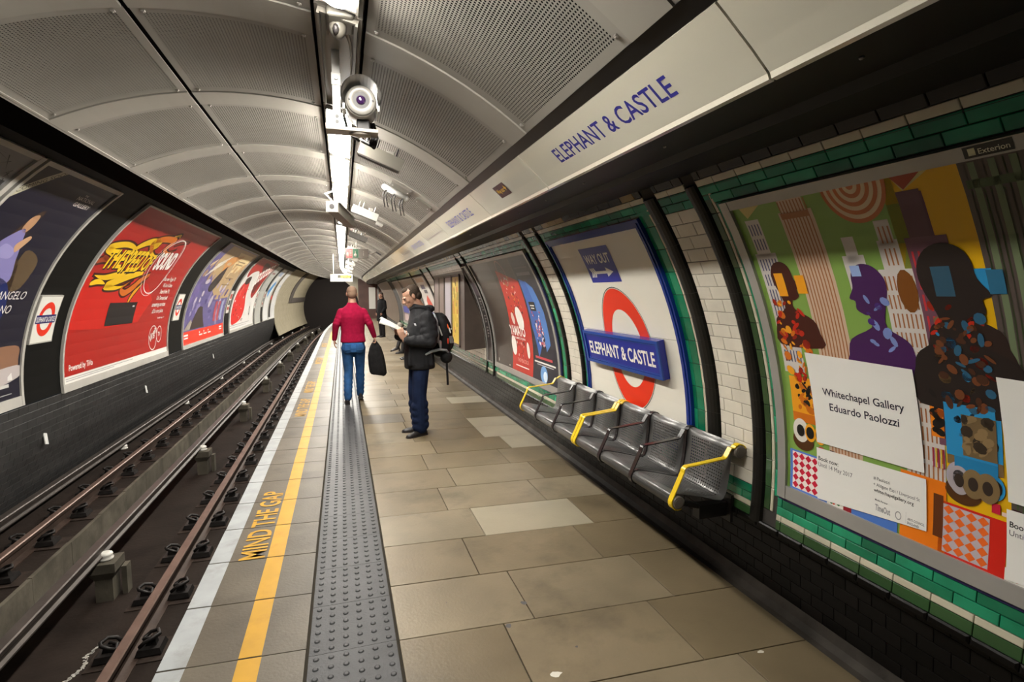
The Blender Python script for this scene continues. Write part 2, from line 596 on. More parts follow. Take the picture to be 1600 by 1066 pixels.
def flat_text(b, s, org, ax, ay, h, width=None, bold=0.012, align='l', mi=0, lift=0.0):
    vs, fs, hy, x0, x1 = text_raw(s, bold)
    k = h / HCAP; kx = k if width is None else width / (x1 - x0)
    ox = {'l': x0, 'c': (x0 + x1) / 2, 'r': x1}[align]
    org, ax, ay = Vector(org), Vector(ax), Vector(ay)
    b.add([org + ax * ((px - ox) * kx) + ay * (py * k) for px, py in vs], fs, mi)

ORD = ['first', 'second', 'third', 'fourth', 'fifth', 'sixth', 'seventh', 'eighth', 'ninth', 'tenth', 'eleventh', 'twelfth', 'thirteenth',
       'fourteenth', 'fifteenth', 'sixteenth', 'seventeenth', 'eighteenth', 'nineteenth', 'twentieth', 'twenty-first', 'twenty-second',
       'twenty-third', 'twenty-fourth', 'twenty-fifth', 'twenty-sixth', 'twenty-seventh', 'twenty-eighth', 'twenty-ninth', 'thirtieth',
       'thirty-first', 'thirty-second', 'thirty-third', 'thirty-fourth', 'thirty-fifth']

# ================================================================ SETTING: floor
YALL = ysegs(-1.0, YEND)
M_grout = mat('dark joint', (0.03, 0.026, 0.02), 0.9, spec=0.05)
M_stone = [mat('sandstone %d' % i, c, 0.42, var=0.16, scale=2.2, rnd=0.09, bump=0.12, bscale=60, dirt=(0.060, 0.047, 0.028), dscale=1.3, spec=0.3)
           for i, c in enumerate([(0.178, 0.143, 0.092), (0.162, 0.128, 0.080), (0.192, 0.158, 0.106), (0.140, 0.108, 0.064)])]
M_pale = mat('pale replaced stone', (0.30, 0.265, 0.195), 0.4, var=0.08, scale=3, rnd=0.05, bump=0.1, bscale=60)
M_dkst = mat('dark drain stone', (0.10, 0.085, 0.065), 0.5, var=0.15, scale=5, bump=0.1)
M_cope = [mat('coping stone %d' % i, c, 0.45, var=0.18, scale=2.5, rnd=0.10, bump=0.12, bscale=60, dirt=(0.045, 0.037, 0.027), dscale=1.8, spec=0.2)
          for i, c in enumerate([(0.100, 0.085, 0.064), (0.118, 0.102, 0.079), (0.088, 0.074, 0.055)])]
M_tact = mat('grey rubber tactile', (0.052, 0.0525, 0.055), 0.45, var=0.14, scale=5, rnd=0.06, bump=0.15, bscale=80, spec=0.14)
M_white_paint = mat('white edge paint', (0.30, 0.315, 0.32), 0.5, var=0.10, scale=7, dirt=(0.20, 0.20, 0.195), dscale=5, spec=0.25)
M_yellow_paint = mat('yellow line paint', (0.42, 0.225, 0.010), 0.5, var=0.07, scale=8, dirt=(0.34, 0.17, 0.01), dscale=7, spec=0.25)
M_dirt = mat('grimy floor margin', (0.040, 0.035, 0.030), 0.6, var=0.5, scale=5, bump=0.2, spec=0.12)

floor = empty('floor', (0, 0, 0), kind='structure')
b = MB()
b.strip([(-0.82, -0.10), (-0.82, -0.012), (2.14, -0.012)], YALL)
put('bedding', b, M_grout, floor)
b = MB()
b.strip([(2.12, 0.001), (2.155, 0.006), (2.185, 0.03), (2.20, 0.078)], YALL)
put('wall_margin', b, M_dirt, floor)
b = MB()
b.strip([(-0.82, -0.055), (-0.70, -0.075), (-0.70, -0.62), (-0.74, -0.95)], YALL)
put('platform_face', b, mat('platform face', (0.05, 0.045, 0.04), 0.8, var=0.3, spec=0.05), floor)

def slab_piece(x0, x1, y0, y1, sk, m, top=0.0, name='paving_slab', th=0.03, bv=0.0012):
    """one stone with chamfered arris, sheared by sk along y"""
    g = 0.0032
    xm, ym = (x0 + x1) / 2, (y0 + y1) / 2
    x0 += g; x1 -= g; y0 += g; y1 -= g
    P = [(x0, y0), (x1, y0), (x1, y1), (x0, y1)]
    b = MB()
    vs = [(x - xm, y - ym - sk * (x - xm), -th) for x, y in P] + [(x - xm, y - ym - sk * (x - xm), -bv) for x, y in P]
    Q = [(x0 + bv, y0 + bv), (x1 - bv, y0 + bv), (x1 - bv, y1 - bv), (x0 + bv, y1 - bv)]
    vs += [(x - xm, y - ym - sk * (x - xm), 0) for x, y in Q]
    b.add(vs, [(8, 9, 10, 11)] + [(i, (i + 1) % 4, 4 + (i + 1) % 4, 4 + i) for i in range(4)] + [(4 + i, 4 + (i + 1) % 4, 8 + (i + 1) % 4, 8 + i) for i in range(4)])
    return b, xm, ym
_slabs = {}
def slab(x0, x1, y0, y1, sk, m, name='paving_slab', bucket=None):
    k = (name, round(x0, 3), round(x1, 3), round(y1 - y0, 3), m.name)
    bb, xm, ym = slab_piece(x0, x1, y0, y1, sk, m, name=name)
    yy = ym - sk * (xm - 0.22)
    if bucket is not None:
        bucket.add([(p[0] + xm + bend(yy), p[1] + yy, p[2]) for p in bb.v], bb.f)
        return
    if k not in _slabs: _slabs[k] = bb.mesh(name, [m])
    M = Matrix.Translation((xm + bend(yy), yy, random.uniform(-0.0008, 0.0008))) @ Matrix.Rotation(-math.atan(bslope(yy)), 4, 'Z')
    inst(name, _slabs[k], floor, M)
SK = 0.055
far = MB(); farc = MB()
n0 = -7
for n in range(n0, 69):
    y0, y1 = 2.51 + 0.5 * n, 3.01 + 0.5 * n
    odd = n % 2 == 0          # row 2.51..3.01 has joints at .915 and 1.735
    cuts = [0.218, 0.915, 1.735, 2.16] if odd else [0.218, 0.745, 1.56, 2.16]
    if n == 8: cuts = [0.218, 0.72, 1.56, 2.16]
    for i in range(3):
        m = random.choice(M_stone)
        if (n, i) in ((6, 2), (7, 2), (8, 2), (11, 2), (2, 1), (-3, 1)): m = M_pale
        if (n, i) == (9, 0): m = M_dkst
        if i == 2 and m is not M_pale and random.random() < .6: m = M_stone[3]
        slab(cuts[i], cuts[i + 1], y0, y1, SK, m, bucket=far if n > 40 else None)
    m = random.choice(M_cope)
    slab(-0.845, -0.208, y0 + 0.045, y1 + 0.045, SK, m, 'coping_stone', farc if n > 40 else None)
put('paving_slab', far, M_stone[1], floor, kind='stuff')
put('coping_stone', farc, M_cope[0], floor, kind='stuff')

# tactile strip: slabs of 6 x 6 studs
b = MB()
w = 0.201
b.add([(-w, -w, -0.02), (w, -w, -0.02), (w, w, -0.02), (-w, w, -0.02), (-w, -w, 0.002), (w, -w, 0.002), (w, w, 0.002), (-w, w, 0.002)],
      [(4, 5, 6, 7), (0, 1, 5, 4), (1, 2, 6, 5), (2, 3, 7, 6), (3, 0, 4, 7)])
for i in range(6):
    for j in range(6):
        cx, cy = -0.1675 + i * 0.067, -0.1675 + j * 0.067
        rg = []
        for r, z in ((0.0145, 0.002), (0.0125, 0.0058), (0.008, 0.0072)):
            rg.append([(cx + r * math.cos(2 * PI * k / 9), cy + r * math.sin(2 * PI * k / 9), z) for k in range(9)])
        b.loft(rg, 0, True, False)
        o = len(b.v) - 9
        b.f.append(tuple(o + k for k in range(9))); b.m.append(0); b.sm.append(False)
stud = b.mesh('tactile_slab', [M_tact])
for n in range(-6, 83):
    y = 0.2 + 0.404 * n + 0.9
    M = Matrix.Translation((0.005 + bend(y), y, 0)) @ Matrix.Rotation(-math.atan(bslope(y)), 4, 'Z')
    inst('tactile_slab', stud, floor, M)

# painted lines: one thin film per stone so that the joints stay open
bw, by = MB(), MB()
for n in range(n0, 69):
    y0, y1 = 2.51 + 0.5 * n, 3.01 + 0.5 * n
    for (xa, xb, B) in ((-0.843, -0.727, bw), (-0.507, -0.407, by)):
        q = []
        for x, y in ((xa, y0), (xb, y0), (xb, y1), (xa, y1)):
            y += 0.045 + (0.0055 if y == y0 else -0.0055) - SK * (x - 0.22)
            q.append((x + bend(y) + random.uniform(-.0015, .0015), y, 0.0014))
        B.add(q + [(p[0], p[1], 0.0) for p in q], [(0, 1, 2, 3), (4, 5, 1, 0), (5, 6, 2, 1), (6, 7, 3, 2), (7, 4, 0, 3)])
put('white_edge_line', bw, M_white_paint, floor)
put('yellow_safety_line', by, M_yellow_paint, floor)
for i, (y, ln) in enumerate(((3.60, 1.22), (7.72, 1.27), (9.55, 1.2), (13.4, 1.3), (17.6, 1.3))):
    b = MB()
    flat_text(b, 'MIND THE GAP', (-0.527, y, 0.0030), (0, 1, 0), (-1, 0, 0), 0.155, ln, bold=0.018)
    put('mind_the_gap_lettering', b, M_yellow_paint, floor)
# a few marks on the stones
b = MB()
def blot(b, x, y, r, z=0.0012, n=9, ex=1.0):
    b.add([(x + r * random.uniform(.6, 1.2) * math.cos(2 * PI * k / n) * ex, y + r * random.uniform(.6, 1.2) * math.sin(2 * PI * k / n), z) for k in range(n)], [tuple(range(n))])
blot(b, 0.905, 2.62, 0.021); blot(b, 0.765, 2.455, 0.02); blot(b, 1.03, 2.2, 0.008); blot(b, 0.5, 2.75, 0.004)
put('tar_spot', b, mat('tar', (0.06, 0.06, 0.065), 0.6), floor)
b = MB()
blot(b, 0.865, 2.06, 0.02, ex=1.3); blot(b, 1.85, 1.9, 0.012, ex=1.6)
put('chalky_spot', b, mat('chalk mark', (0.6, 0.57, 0.5), 0.7), floor)

# ================================================================ SETTING: track bed
M_bed = mat('brown track floor', (0.019, 0.0138, 0.0112), 0.8, var=0.35, scale=3.0, bump=0.35, bscale=25, dirt=(0.013, 0.010, 0.008), dscale=1.5, spec=0.06)
M_conc = mat('track concrete', (0.085, 0.075, 0.057), 0.8, var=0.35, scale=4, bump=0.25, rnd=0.15, dirt=(0.06, 0.05, 0.04), dscale=5, spec=0.15)
M_rust = mat('rusty rail side', (0.040, 0.026, 0.020), 0.6, metal=0.2, var=0.3, scale=8, bump=0.15, spec=0.15)
M_shine = mat('worn rail head', (0.15, 0.098, 0.078), 0.45, metal=0.5, var=0.15, scale=9, spec=0.2)
M_steel = mat('conductor steel', (0.045, 0.037, 0.032), 0.5, metal=0.4, var=0.25, scale=6, spec=0.15)
M_iron = mat('dark cast iron', (0.014, 0.012, 0.011), 0.5, metal=0.2, var=0.3, scale=20, spec=0.2)
M_sleeper = mat('dark sleeper', (0.030, 0.022, 0.018), 0.8, var=0.3, scale=9, bump=0.3, spec=0.06)
M_pot = mat('white porcelain pot', (0.62, 0.60, 0.55), 0.25, var=0.15)
trk = empty('track_bed', (0, 0, 0), kind='structure')
b = MB()
b.strip([(-3.42, -0.55), (-3.30, -0.645), (-2.50, -0.645), (-2.50, -0.955), (-1.75, -0.955), (-1.62, -0.68), (-1.60, -0.64), (-0.72, -0.64)], YALL)
put('trough', b, M_bed, trk)
NCL = 54
for k in range(NCL):
    y = 1.84 + 0.6665 * k
    if y > YEND: break
    for (xa, xb, nm) in ((-3.0, -2.515, 'sleeper'), (-1.59, -0.9, 'sleeper')):
        key = (xa,)
        if k == 0:
            bb = MB(); bb.box(xa, xb, -0.125, 0.125, -0.70, -0.634)
            _slabs[key] = bb.mesh('sleeper', [M_sleeper])
        inst('sleeper', _slabs[key], trk, Matrix.Translation((bend(y), y, 0)) @ Matrix.Rotation(-math.atan(bslope(y)), 4, 'Z'))
    if k == 0:
        bb = MB(); bb.box(-2.52, -2.485, -0.33, 0.33, -0.955, -0.628)
        _slabs['cp'] = bb.mesh('concrete_panel', [M_conc])
    inst('concrete_panel', _slabs['cp'], trk, Matrix.Translation((bend(y + .3) + random.uniform(-.004, .004), y + .3, random.uniform(-.006, .003))) @ Matrix.Rotation(-math.atan(bslope(y)), 4, 'Z'))
b = MB()          # pale streak trailed over the trough floor
pts = [(-1.755, 4.86, -.951), (-1.76, 4.67, -.951), (-1.805, 4.56, -.951), (-1.855, 4.43, -.951), (-1.82, 4.28, -.951), (-1.88, 4.16, -.951), (-1.90, 4.0, -.951)]
for i in range(len(pts) - 1):
    for q in range(16):
        t = (q + random.random()) / 16
        p = Vector(pts[i]).lerp(Vector(pts[i + 1]), t)
        blot(b, p.x + random.uniform(-.012, .012), p.y, random.uniform(.006, .016), p.z + .003, 6)
put('pale_streak', b, mat('lime streak', (0.42, 0.40, 0.36), 0.8), trk, kind='stuff')

def rail_profile(x, top, h=0.145, head=0.034, web=0.009, foot=0.062):
    z = top
    return [(x - head, z - .008), (x - head + .008, z), (x + head - .008, z), (x + head, z - .008), (x + head - .002, z - .038), (x + web, z - .055),
            (x + web, z - h + .028), (x + foot, z - h + .012), (x + foot, z - h), (x - foot, z - h), (x - foot, z - h + .012), (x - web, z - h + .028), (x - web, z - .055), (x - head + .002, z - .038)]
def rail_mesh(name, x, top, parent, m_side, m_top, **k):
    b = MB()
    pr = rail_profile(x, top, **k)
    n = len(pr)
    rings = [[(px + bend(y), y, pz) for px, pz in pr] for y in YALL]
    b.loft(rings)
    for i, f in enumerate(b.f):
        if len(f) == 4:
            zs = [b.v[q][2] for q in f]
            b.m[i] = 1 if min(zs) > top - 0.012 else 0
        b.sm[i] = False
    return put(name, b, [m_side, m_top], parent)
# spring chair that holds the rail: base plate, lug and looped clip
b = MB()
b.obox((0.07, 0, 0.018), (0.075, 0, 0), (0, 0.075, 0), (0, 0, 0.018), 0, 0.012)
b.obox((0.075, 0, 0.05), (0.035, 0, 0), (0, 0.028, 0), (0, 0, 0.03), 0, 0.012)
loop = [(0.02, -0.055, 0.055), (0.05, -0.06, 0.085), (0.095, -0.045, 0.10), (0.12, 0, 0.095), (0.10, 0.045, 0.10), (0.055, 0.06, 0.085), (0.02, 0.045, 0.06), (0.03, 0.0, 0.075), (0.075, -0.01, 0.085)]
b.tube(loop, 0.0125, 6)
chair_me = b.mesh('rail_chair', [M_iron])
def running_rail(x, label):
    r = empty('running_rail', (x, 0, -0.645), label, 'rail', 'running rails of the track')
    rail_mesh('rail', x, -0.50, r, M_rust, M_shine)
    for k in range(NCL):
        y = 1.84 + 0.6665 * k
        if y > YEND - .2: break
        for s in (1, -1):
            th = -math.atan(bslope(y)) + (PI if s < 0 else 0)
            M = Matrix.Translation((s * 0.045 + bend(y), y, 0.02)) @ Matrix.Rotation(th, 4, 'Z')
            inst('rail_chair', chair_me, r, M)
    return r
running_rail(-1.368, 'reddish worn running rail nearest the platform edge')
running_rail(-2.79, 'shiny running rail on the far side beside the dark tiled wall')
# porcelain pot and concrete post under the centre conductor rail
bp = MB()
for i in range(1): pass
rg = []
for r, z in ((0.03, 0.0), (0.055, 0.005), (0.06, 0.02), (0.04, 0.03), (0.055, 0.045), (0.05, 0.06), (0.03, 0.07)):
    rg.append([(r * math.cos(2 * PI * k / 14), r * math.sin(2 * PI * k / 14), z) for k in range(14)])
bp.loft(rg)
pot_me = bp.mesh('insulator', [M_pot])
bq = MB()
rg = []
for hx, hy, z in ((0.065, 0.075, -0.96), (0.065, 0.075, -0.76), (0.10, 0.11, -0.69), (0.10, 0.11, -0.61)):
    rg.append([(-hx, -hy, z), (hx, -hy, z), (hx, hy, z), (-hx, hy, z)])
bq.loft(rg, smooth=False)
bq.obox((0.12, 0.07, -0.83), (0.02, 0, 0), (0, 0.05, 0), (0, 0, 0.13))
post_me = bq.mesh('insulator_post', [M_conc])
def conductor(x, top, label, ys, posts, dx):
    r = empty('conductor_rail', (x, 0, top), label, 'rail', 'conductor rails of the track')
    rail_mesh('rail', x, top, r, M_steel, mat('conductor head', (0.075, 0.062, 0.055), 0.42, metal=0.5, var=0.2, spec=0.2), h=0.10, head=0.042, web=0.03, foot=0.05)
    for y in ys:
        if y > YEND - .5: break
        R3 = Matrix.Rotation(-math.atan(bslope(y)), 4, 'Z')
        if posts:
            inst('insulator', pot_me, r, Matrix.Translation((dx + bend(y), y, -0.612 - top)) @ R3)
            inst('insulator_post', post_me, r, Matrix.Translation((dx + bend(y), y, -top)) @ R3)
        else:
            inst('insulator', pot_me, r, Matrix.Translation((dx + bend(y), y, -0.645 - top)) @ R3)
    return r
conductor(-2.075, -0.47, 'dark centre conductor rail on white pots and concrete posts', [1.91 + 3.37 * k for k in range(11)], True, 0.055)
conductor(-3.20, -0.465, 'outer conductor rail low along the dark tiled wall', [2.4 + 3.4 * k for k in range(11)], False, 0.0)
b = MB()
b.tube([(-3.34 + bend(y), y, -0.38 + 0.02 * math.sin(y)) for y in YALL], 0.02, 6)
put('cable_run', b, mat('black cable', (0.02, 0.02, 0.02), 0.6, spec=0.1), trk)

# ================================================================ SETTING: left wall
M_ltile = [mat('black wall tile %d' % i, c, 0.42, var=0.12, scale=6, rnd=0.14, dirt=(0.048, 0.046, 0.044), dscale=6, spec=0.22) for i, c in enumerate([(0.030, 0.0295, 0.029), (0.034, 0.033, 0.0325)])]
M_clad = mat('charcoal enamel cladding', (0.0045, 0.0047, 0.0044), 0.4, var=0.12, scale=3, spec=0.07)
M_soot = mat('soot black soffit', (0.004, 0.0036, 0.0035), 0.95, spec=0.02)
M_cream = mat('cream tunnel tile', (0.30, 0.265, 0.185), 0.4, var=0.12, scale=3, dirt=(0.26, 0.22, 0.14), dscale=1.2)
wl = empty('wall_left', (0, 0, 0), kind='structure')
LSIDE = 26.6
b = MB()
b.shell(-92.6, -36.0, -1.0, LSIDE, -0.05, 0.0)
put('backing', b, M_clad, wl)
b = MB()
low = [(-3.078, 0.56), (-3.10, 0.30), (-3.16, 0.0), (-3.40, -0.64)]
b.strip(low, YALL)
put('lower_backing', b, mat('left wall joint', (0.022, 0.021, 0.020), .9, spec=0.05), wl)
PL = Pieces(wl, 290)
def poly_rows(line, n):
    """cut an (x,z) polyline into n equal rows"""
    seg = [math.dist(line[i], line[i + 1]) for i in range(len(line) - 1)]
    tot = sum(seg); out = []
    for k in range(n + 1):
        s = tot * k / n
        for i, L in enumerate(seg):
            if s <= L + 1e-9 or i == len(seg) - 1:
                t = s / L
                out.append((line[i][0] + (line[i + 1][0] - line[i][0]) * t, line[i][1] + (line[i + 1][1] - line[i][1]) * t)); break
            s -= L
    return out
def line_tiles(P, name, line, rows, y0, y1, tw, ms, th=0.005, out=1):
    R = poly_rows(line, rows)
    for r in range(rows):
        (xa, za), (xb, zb) = R[r], R[r + 1]
        up = Vector((xa - xb, 0, za - zb)); hh = up.length / 2; up.normalize()
        n = Vector((up.z, 0, -up.x)) * out
        if out < 0: pass
        y = y0 - (tw / 2 if r % 2 else 0)
        while y < y1:
            u, v = max(y, y0), min(y + tw, y1)
            if v - u > .02:
                ym = (u + v) / 2
                P.tile(name, ((xa + xb) / 2 + bend(ym), ym, (za + zb) / 2), up.cross(n), up, n, (v - u) / 2 - .0014, hh - .0014, th, random.choice(ms), .0015)
            y += tw
line_tiles(PL, 'black_tile', low, 15, -0.5, 26.6, 0.168, M_ltile, out=1)
PL.done()
# end-of-platform tunnel: cream tiles to the mouth of the running tunnel
b = MB()
b.shell(-112, -36.0, LSIDE, YEND, -0.03, 0.004)
put('cream_tiling', b, M_cream, wl)
b = MB()
for i, y in enumerate([LSIDE + .35 * k for k in range(1, 30)]):
    b.shell(-105, -37, y - .004, y + .004, -0.01, 0.0055, da=6)
put('tile_joint', b, mat('cream joint', (0.22, 0.19, 0.13), .8), wl, kind='stuff')
b = MB()
b.shell(-80, -38, 31.0, 32.0, 0.0, 0.05); b.shell(-80, -74, 31.6, 36.9, 0.0, 0.06)
put('cable_duct', b, mat('brown duct', (0.055, 0.045, 0.038), .6), wl)
# dark soffit over the posters
b = MB()
b.strip([(-2.30, 2.56), (-2.06, 2.772), (-1.50, 2.70), (-1.468, 2.64), (-1.468, 2.606)], YALL)
put('upper_soffit', b, M_soot, wl)
b = MB()
for y, z0 in ((6.66, -0.26), (9.68, -0.2)):
    pass
for y, dz in ((6.91, 0), (10.02, 0.0), (14.8, 0.0)):
    c = Vector((-3.118 + .008, y, 0.12 + dz))
    b.obox(c, (0, 0.032, -0.008), (-.011, 0.012, 0.058), (0.004, 0, 0.001))
put('number_plate', b, mat('white number plate', (0.62, 0.62, 0.6), .4), wl)

# ================================================================ SETTING: right wall
def glaze(name, c, rnd=.12, rough=.13, var=.07, **k):
    return mat(name, c, rough, var=var, scale=7, rnd=rnd, spec=.5, **k)
M_wt = glaze('white glazed tile', (0.66, 0.62, 0.53), .05)
M_gt = [glaze('green glazed tile %d' % i, c, .18, var=.22) for i, c in enumerate([(0.006, 0.185, 0.090), (0.012, 0.235, 0.120), (0.005, 0.14, 0.068)])]
M_dg = [glaze('dark green glazed tile %d' % i, c, .2) for i, c in enumerate([(0.018, 0.06, 0.018), (0.028, 0.075, 0.025)])]
M_ct = glaze('cream trim tile', (0.50, 0.47, 0.36), .08)
M_bt = [mat('brown black glazed tile %d' % i, c, .2, rnd=.25, spec=.3) for i, c in enumerate([(0.016, 0.012, 0.008), (0.024, 0.018, 0.011), (0.011, 0.009, 0.007)])]
M_band = mat('black moulded tile', (0.009, 0.0085, 0.007), .4, var=.1, rnd=.25, spec=.22)
M_base = [mat('black skirting tile %d' % i, c, .35, rnd=.25, spec=.14) for i, c in enumerate([(0.0035, 0.0031, 0.0029), (0.0055, 0.0047, 0.0043)])]
M_gold = glaze('ochre glazed tile', (0.30, 0.20, 0.06), .25)
wr = empty('wall_right', (0, 0, 0), kind='structure')
b = MB()
b.shell(50, 95.2, -1.0, 21.5, -0.05, 0.0)
b.shell(50, 95.2, 21.5, YEND, -0.05, 0.0)
b.strip([(2.148, 0.458), (2.172, 0.40), (2.205, 0.06)], YALL)
put('backing', b, mat('wall grout', (0.030, 0.026, 0.022), .9), wr)
PR = Pieces(wr, 290)
TW = 0.148
def top_rows(y0, y1, gold=False):
    """dark, cream and green courses below the soffit"""
    tile_field(PR, 'brown_tile', y0, y1, 51.2, 53.6, TW, None, ta=1.2, ms=M_bt + ([M_gold] if gold else []))
    tile_field(PR, 'cream_trim_tile', y0, y1, 53.6, 54.4, TW, M_ct, ta=.8)
    tile_field(PR, 'green_tile', y0, y1, 54.4, 56.5, TW, None, ta=1.05, ms=M_gt)
def bottom_rows(y0, y1, atop=91.2):
    n = max(1, round((93.2 - atop) / 1.0))
    tile_field(PR, 'green_tile', y0, y1, atop, 93.2, TW, None, ta=1.0, ms=M_gt)
    tile_field(PR, 'cream_trim_tile', y0, y1, 93.2, 93.9, TW, M_ct, ta=.7)
    tile_field(PR, 'dark_green_tile', y0, y1, 93.9, 95.0, TW, None, ta=1.1, ms=M_dg)
def band(y0, y1, th=0.028):
    """moulded black rib of tiles running up the wall"""
    A = [54.0 + 3.28 * k for k in range(13)]
    A = [a for a in A if a < 95] + [95.2]
    for a0, a1 in zip(A, A[1:]):
        wall_tile(PR, 'band_tile', y0, y1, a0, a1, M_band, th, gap=0.0012, bev=-1)
def side_cols(y0, y1, order):
    """upright courses beside a poster: order of (name, width, mats)"""
    y = y0
    for name, w, ms in order:
        a = 54.4
        while a < 93.2:
            a2 = min(a + 3.28, 93.2)
            wall_tile(PR, name, y, y + w, a, a2, random.choice(ms), 0.008)
            a = a2
        y += w
GC = ('green_tile', 0.07, M_gt); CC = ('cream_trim_tile', 0.03, [M_ct]); DG = ('dark_green_tile', 0.045, M_dg)
def white_bay(y0, y1):
    tile_field(PR, 'white_tile', y0, y1, 56.5, 91.2, TW, M_wt, ta=1.62)
# near poster bay, white bay, sign bay, white bay, second poster bay
top_rows(-1.0, 2.23); bottom_rows(-1.0, 2.14)
tile_field(PR, 'green_tile', 2.125, 2.165, 56.5, 91.2, TW, None, ta=3.28, ms=M_gt)
side_cols(2.165, 2.23, [('cream_trim_tile', 0.022, [M_ct]), ('dark_green_tile', 0.043, M_dg)])
band(2.232, 2.318)
top_rows(2.32, 2.58); white_bay(2.32, 2.58); bottom_rows(2.32, 2.58)
band(2.582, 2.70)
side_cols(2.70, 2.83, [('cream_trim_tile', 0.028, [M_ct]), GC, ('green_tile', 0.035, M_gt)])
top_rows(2.70, 4.42, True); bottom_rows(2.83, 4.35)
side_cols(4.35, 4.425, [GC])
band(4.43, 4.49)
top_rows(4.49, 4.76, True); white_bay(4.49, 4.76); bottom_rows(4.49, 4.76)
band(4.765, 4.84)
side_cols(4.84, 4.99, [('cream_trim_tile', 0.025, [M_ct]), GC, ('dark_green_tile', .05, M_dg)])
top_rows(4.84, 7.53, True); bottom_rows(4.99, 7.45)
side_cols(7.47, 7.535, [GC])
band(7.54, 7.60); bottom_rows(7.60, 7.94); top_rows(7.60, 7.94, True)
band(7.94, 8.0)
top_rows(8.0, 10.9, True); tile_field(PR, 'white_tile', 8.0, 10.9, 56.5, 91.2, TW, M_wt, ta=1.62); bottom_rows(8.0, 10.9)
band(10.9, 10.97); band(11.85, 11.93)
top_rows(10.97, 11.85, True); white_bay(10.97, 11.85); bottom_rows(10.97, 11.85)
top_rows(11.93, 13.9, True); bottom_rows(11.93, 13.9); band(13.92, 14.0)
top_rows(14.0, 17.45); bottom_rows(14.0, 17.45); band(17.47, 17.55); top_rows(17.55, 21.4); bottom_rows(17.55, 21.4); band(19.8, 19.88)
line_tiles(PR, 'skirting_tile', [(2.150, 0.452), (2.172, 0.40), (2.202, 0.078)], 6, -1.0, 21.4, 0.128, M_base, out=-1)
# moulded lip above the skirting
n = 0
y = -1.0
while y < 21.3:
    wall_tile(PR, 'lip_tile', y, y + 0.148, 94.9, 95.7, M_base[0], 0.02, bev=.008)
    y += 0.148
PR.done()
b = MB()
b.shell(56, 95, 21.45, YEND, 0.0, 0.012)
put('far_brown_tiling', b, mat('far brown tile', (0.16, 0.125, 0.10), .3, var=.2, scale=3), wr)
b = MB()
b.strip([(1.045, 2.264), (1.10, 2.272), (1.40, 2.300), (1.43, 2.275), (1.64, 2.270), (1.66, 2.20)], YALL)
put('frieze_soffit', b, mat('black soffit board', (0.0065, 0.0055, 0.0048), .45, var=.3, scale=3, spec=0.2), wr)
b = MB()
for y in (1.05, 1.9, 2.65, 3.2, 3.75, 4.5, 5.3):
    b.ell((1.25, y, 2.284), (.007, .007, .006), n=8)
put('soffit_screw', b, mat('screw steel', (0.25, 0.24, 0.22), .35, metal=.8), wr, kind='stuff')

# ================================================================ SETTING: end wall with the mouth of the running tunnel
M_end = mat('dark red brown end wall', (0.075, 0.034, 0.026), .6, var=.2, scale=2)
ew = empty('wall_far', (0, YEND, 0), kind='structure')
b = MB()
mx, mz, mr = -0.93, 0.80, 1.98
NR = 48
inn = []; outv = []
for k in range(NR):
    a = 2 * PI * k / NR
    inn.append((mx + mr * math.cos(a), YEND, mz + mr * math.sin(a)))
    r = 4.2
    outv.append((mx + r * math.cos(a), YEND, mz + r * math.sin(a)))
b.add(inn + outv, [(k, (k + 1) % NR, NR + (k + 1) % NR, NR + k) for k in range(NR)])
put('end_wall_face', b, M_cream, ew)
b = MB()
rg = []
for y, dx in ((YEND, 0), (YEND + 2, .25), (YEND + 5, .8), (YEND + 9, 1.8), (YEND + 14, 3.4)):
    rg.append([(mx + dx + mr * math.cos(2 * PI * k / NR), y, mz + mr * math.sin(2 * PI * k / NR)) for k in range(NR)])
b.loft(rg)
put('running_tunnel', b, mat('sooty tunnel lining', (0.022, 0.019, 0.018), .9, bump=.3, spec=0.03), ew)
b = MB()
b.box(1.02, 3.0, YEND - .12, YEND - .02, 0.0, 2.6)
put('brown_partition', b, M_end, ew)
b = MB(); b.box(1.70, 2.12, YEND - .16, YEND - .12, .62, 2.05)
put('white_notice', b, mat('white notice', (0.62, 0.6, 0.56), .4), ew)
b = MB(); b.tube([(2.28, YEND - .6, 0), (2.28, YEND - .6, 2.3)], .04, 10)
put('grey_pole', b, mat('grey pole', (0.3, 0.3, 0.29), .4), ew)

# ================================================================ SETTING: ceiling
M_ceil = perforated('perforated ceiling sheet', (0.235, 0.22, 0.195), 0.0135, 0.0096, 0.045, 0.045)
M_strip = mat('beige cover strip', (0.265, 0.248, 0.218), .42, var=.06, scale=3)
M_void = mat('ceiling void', (0.010, 0.009, 0.009), .9, spec=0.02)
ce = empty('ceiling', (0, 0, 0), kind='structure')
b = MB()
b.shell(-28, 38.5, -1.2, YEND, -0.16, -0.10, R=RC, da=4)
put('backing', b, M_void, ce)
PITCH = 1.145
SEAM0 = 2.585
PAN = [(-27.3, -8.95), (-8.35, 10.0), (15.75, 36.6)]
cm = {}
for i, (a0, a1) in enumerate(PAN):
    for nm, y0, y1, o0, o1, m in (('ceiling_panel', 0.004, PITCH - 0.212, -0.008, 0.0, M_ceil), ('cover_strip', PITCH - 0.208, PITCH - 0.004, -0.008, 0.006, M_strip)):
        b = MB(); b.shell(a0, a1, y0, y1, o0, o1, R=RC, da=2.5, bendit=False, uv=(nm == 'ceiling_panel'))
        cm[(nm, i)] = b.mesh(nm, [m])
b = MB(); b.rbox(-.008, .008, -.008, .008, -.004, .004, .002); b.tube([(0, 0, -.008), (0, 0, .002)], .004, 8)
latch = b.mesh('panel_latch', [mat('latch steel', (0.32, 0.3, 0.27), .35, metal=.7)])
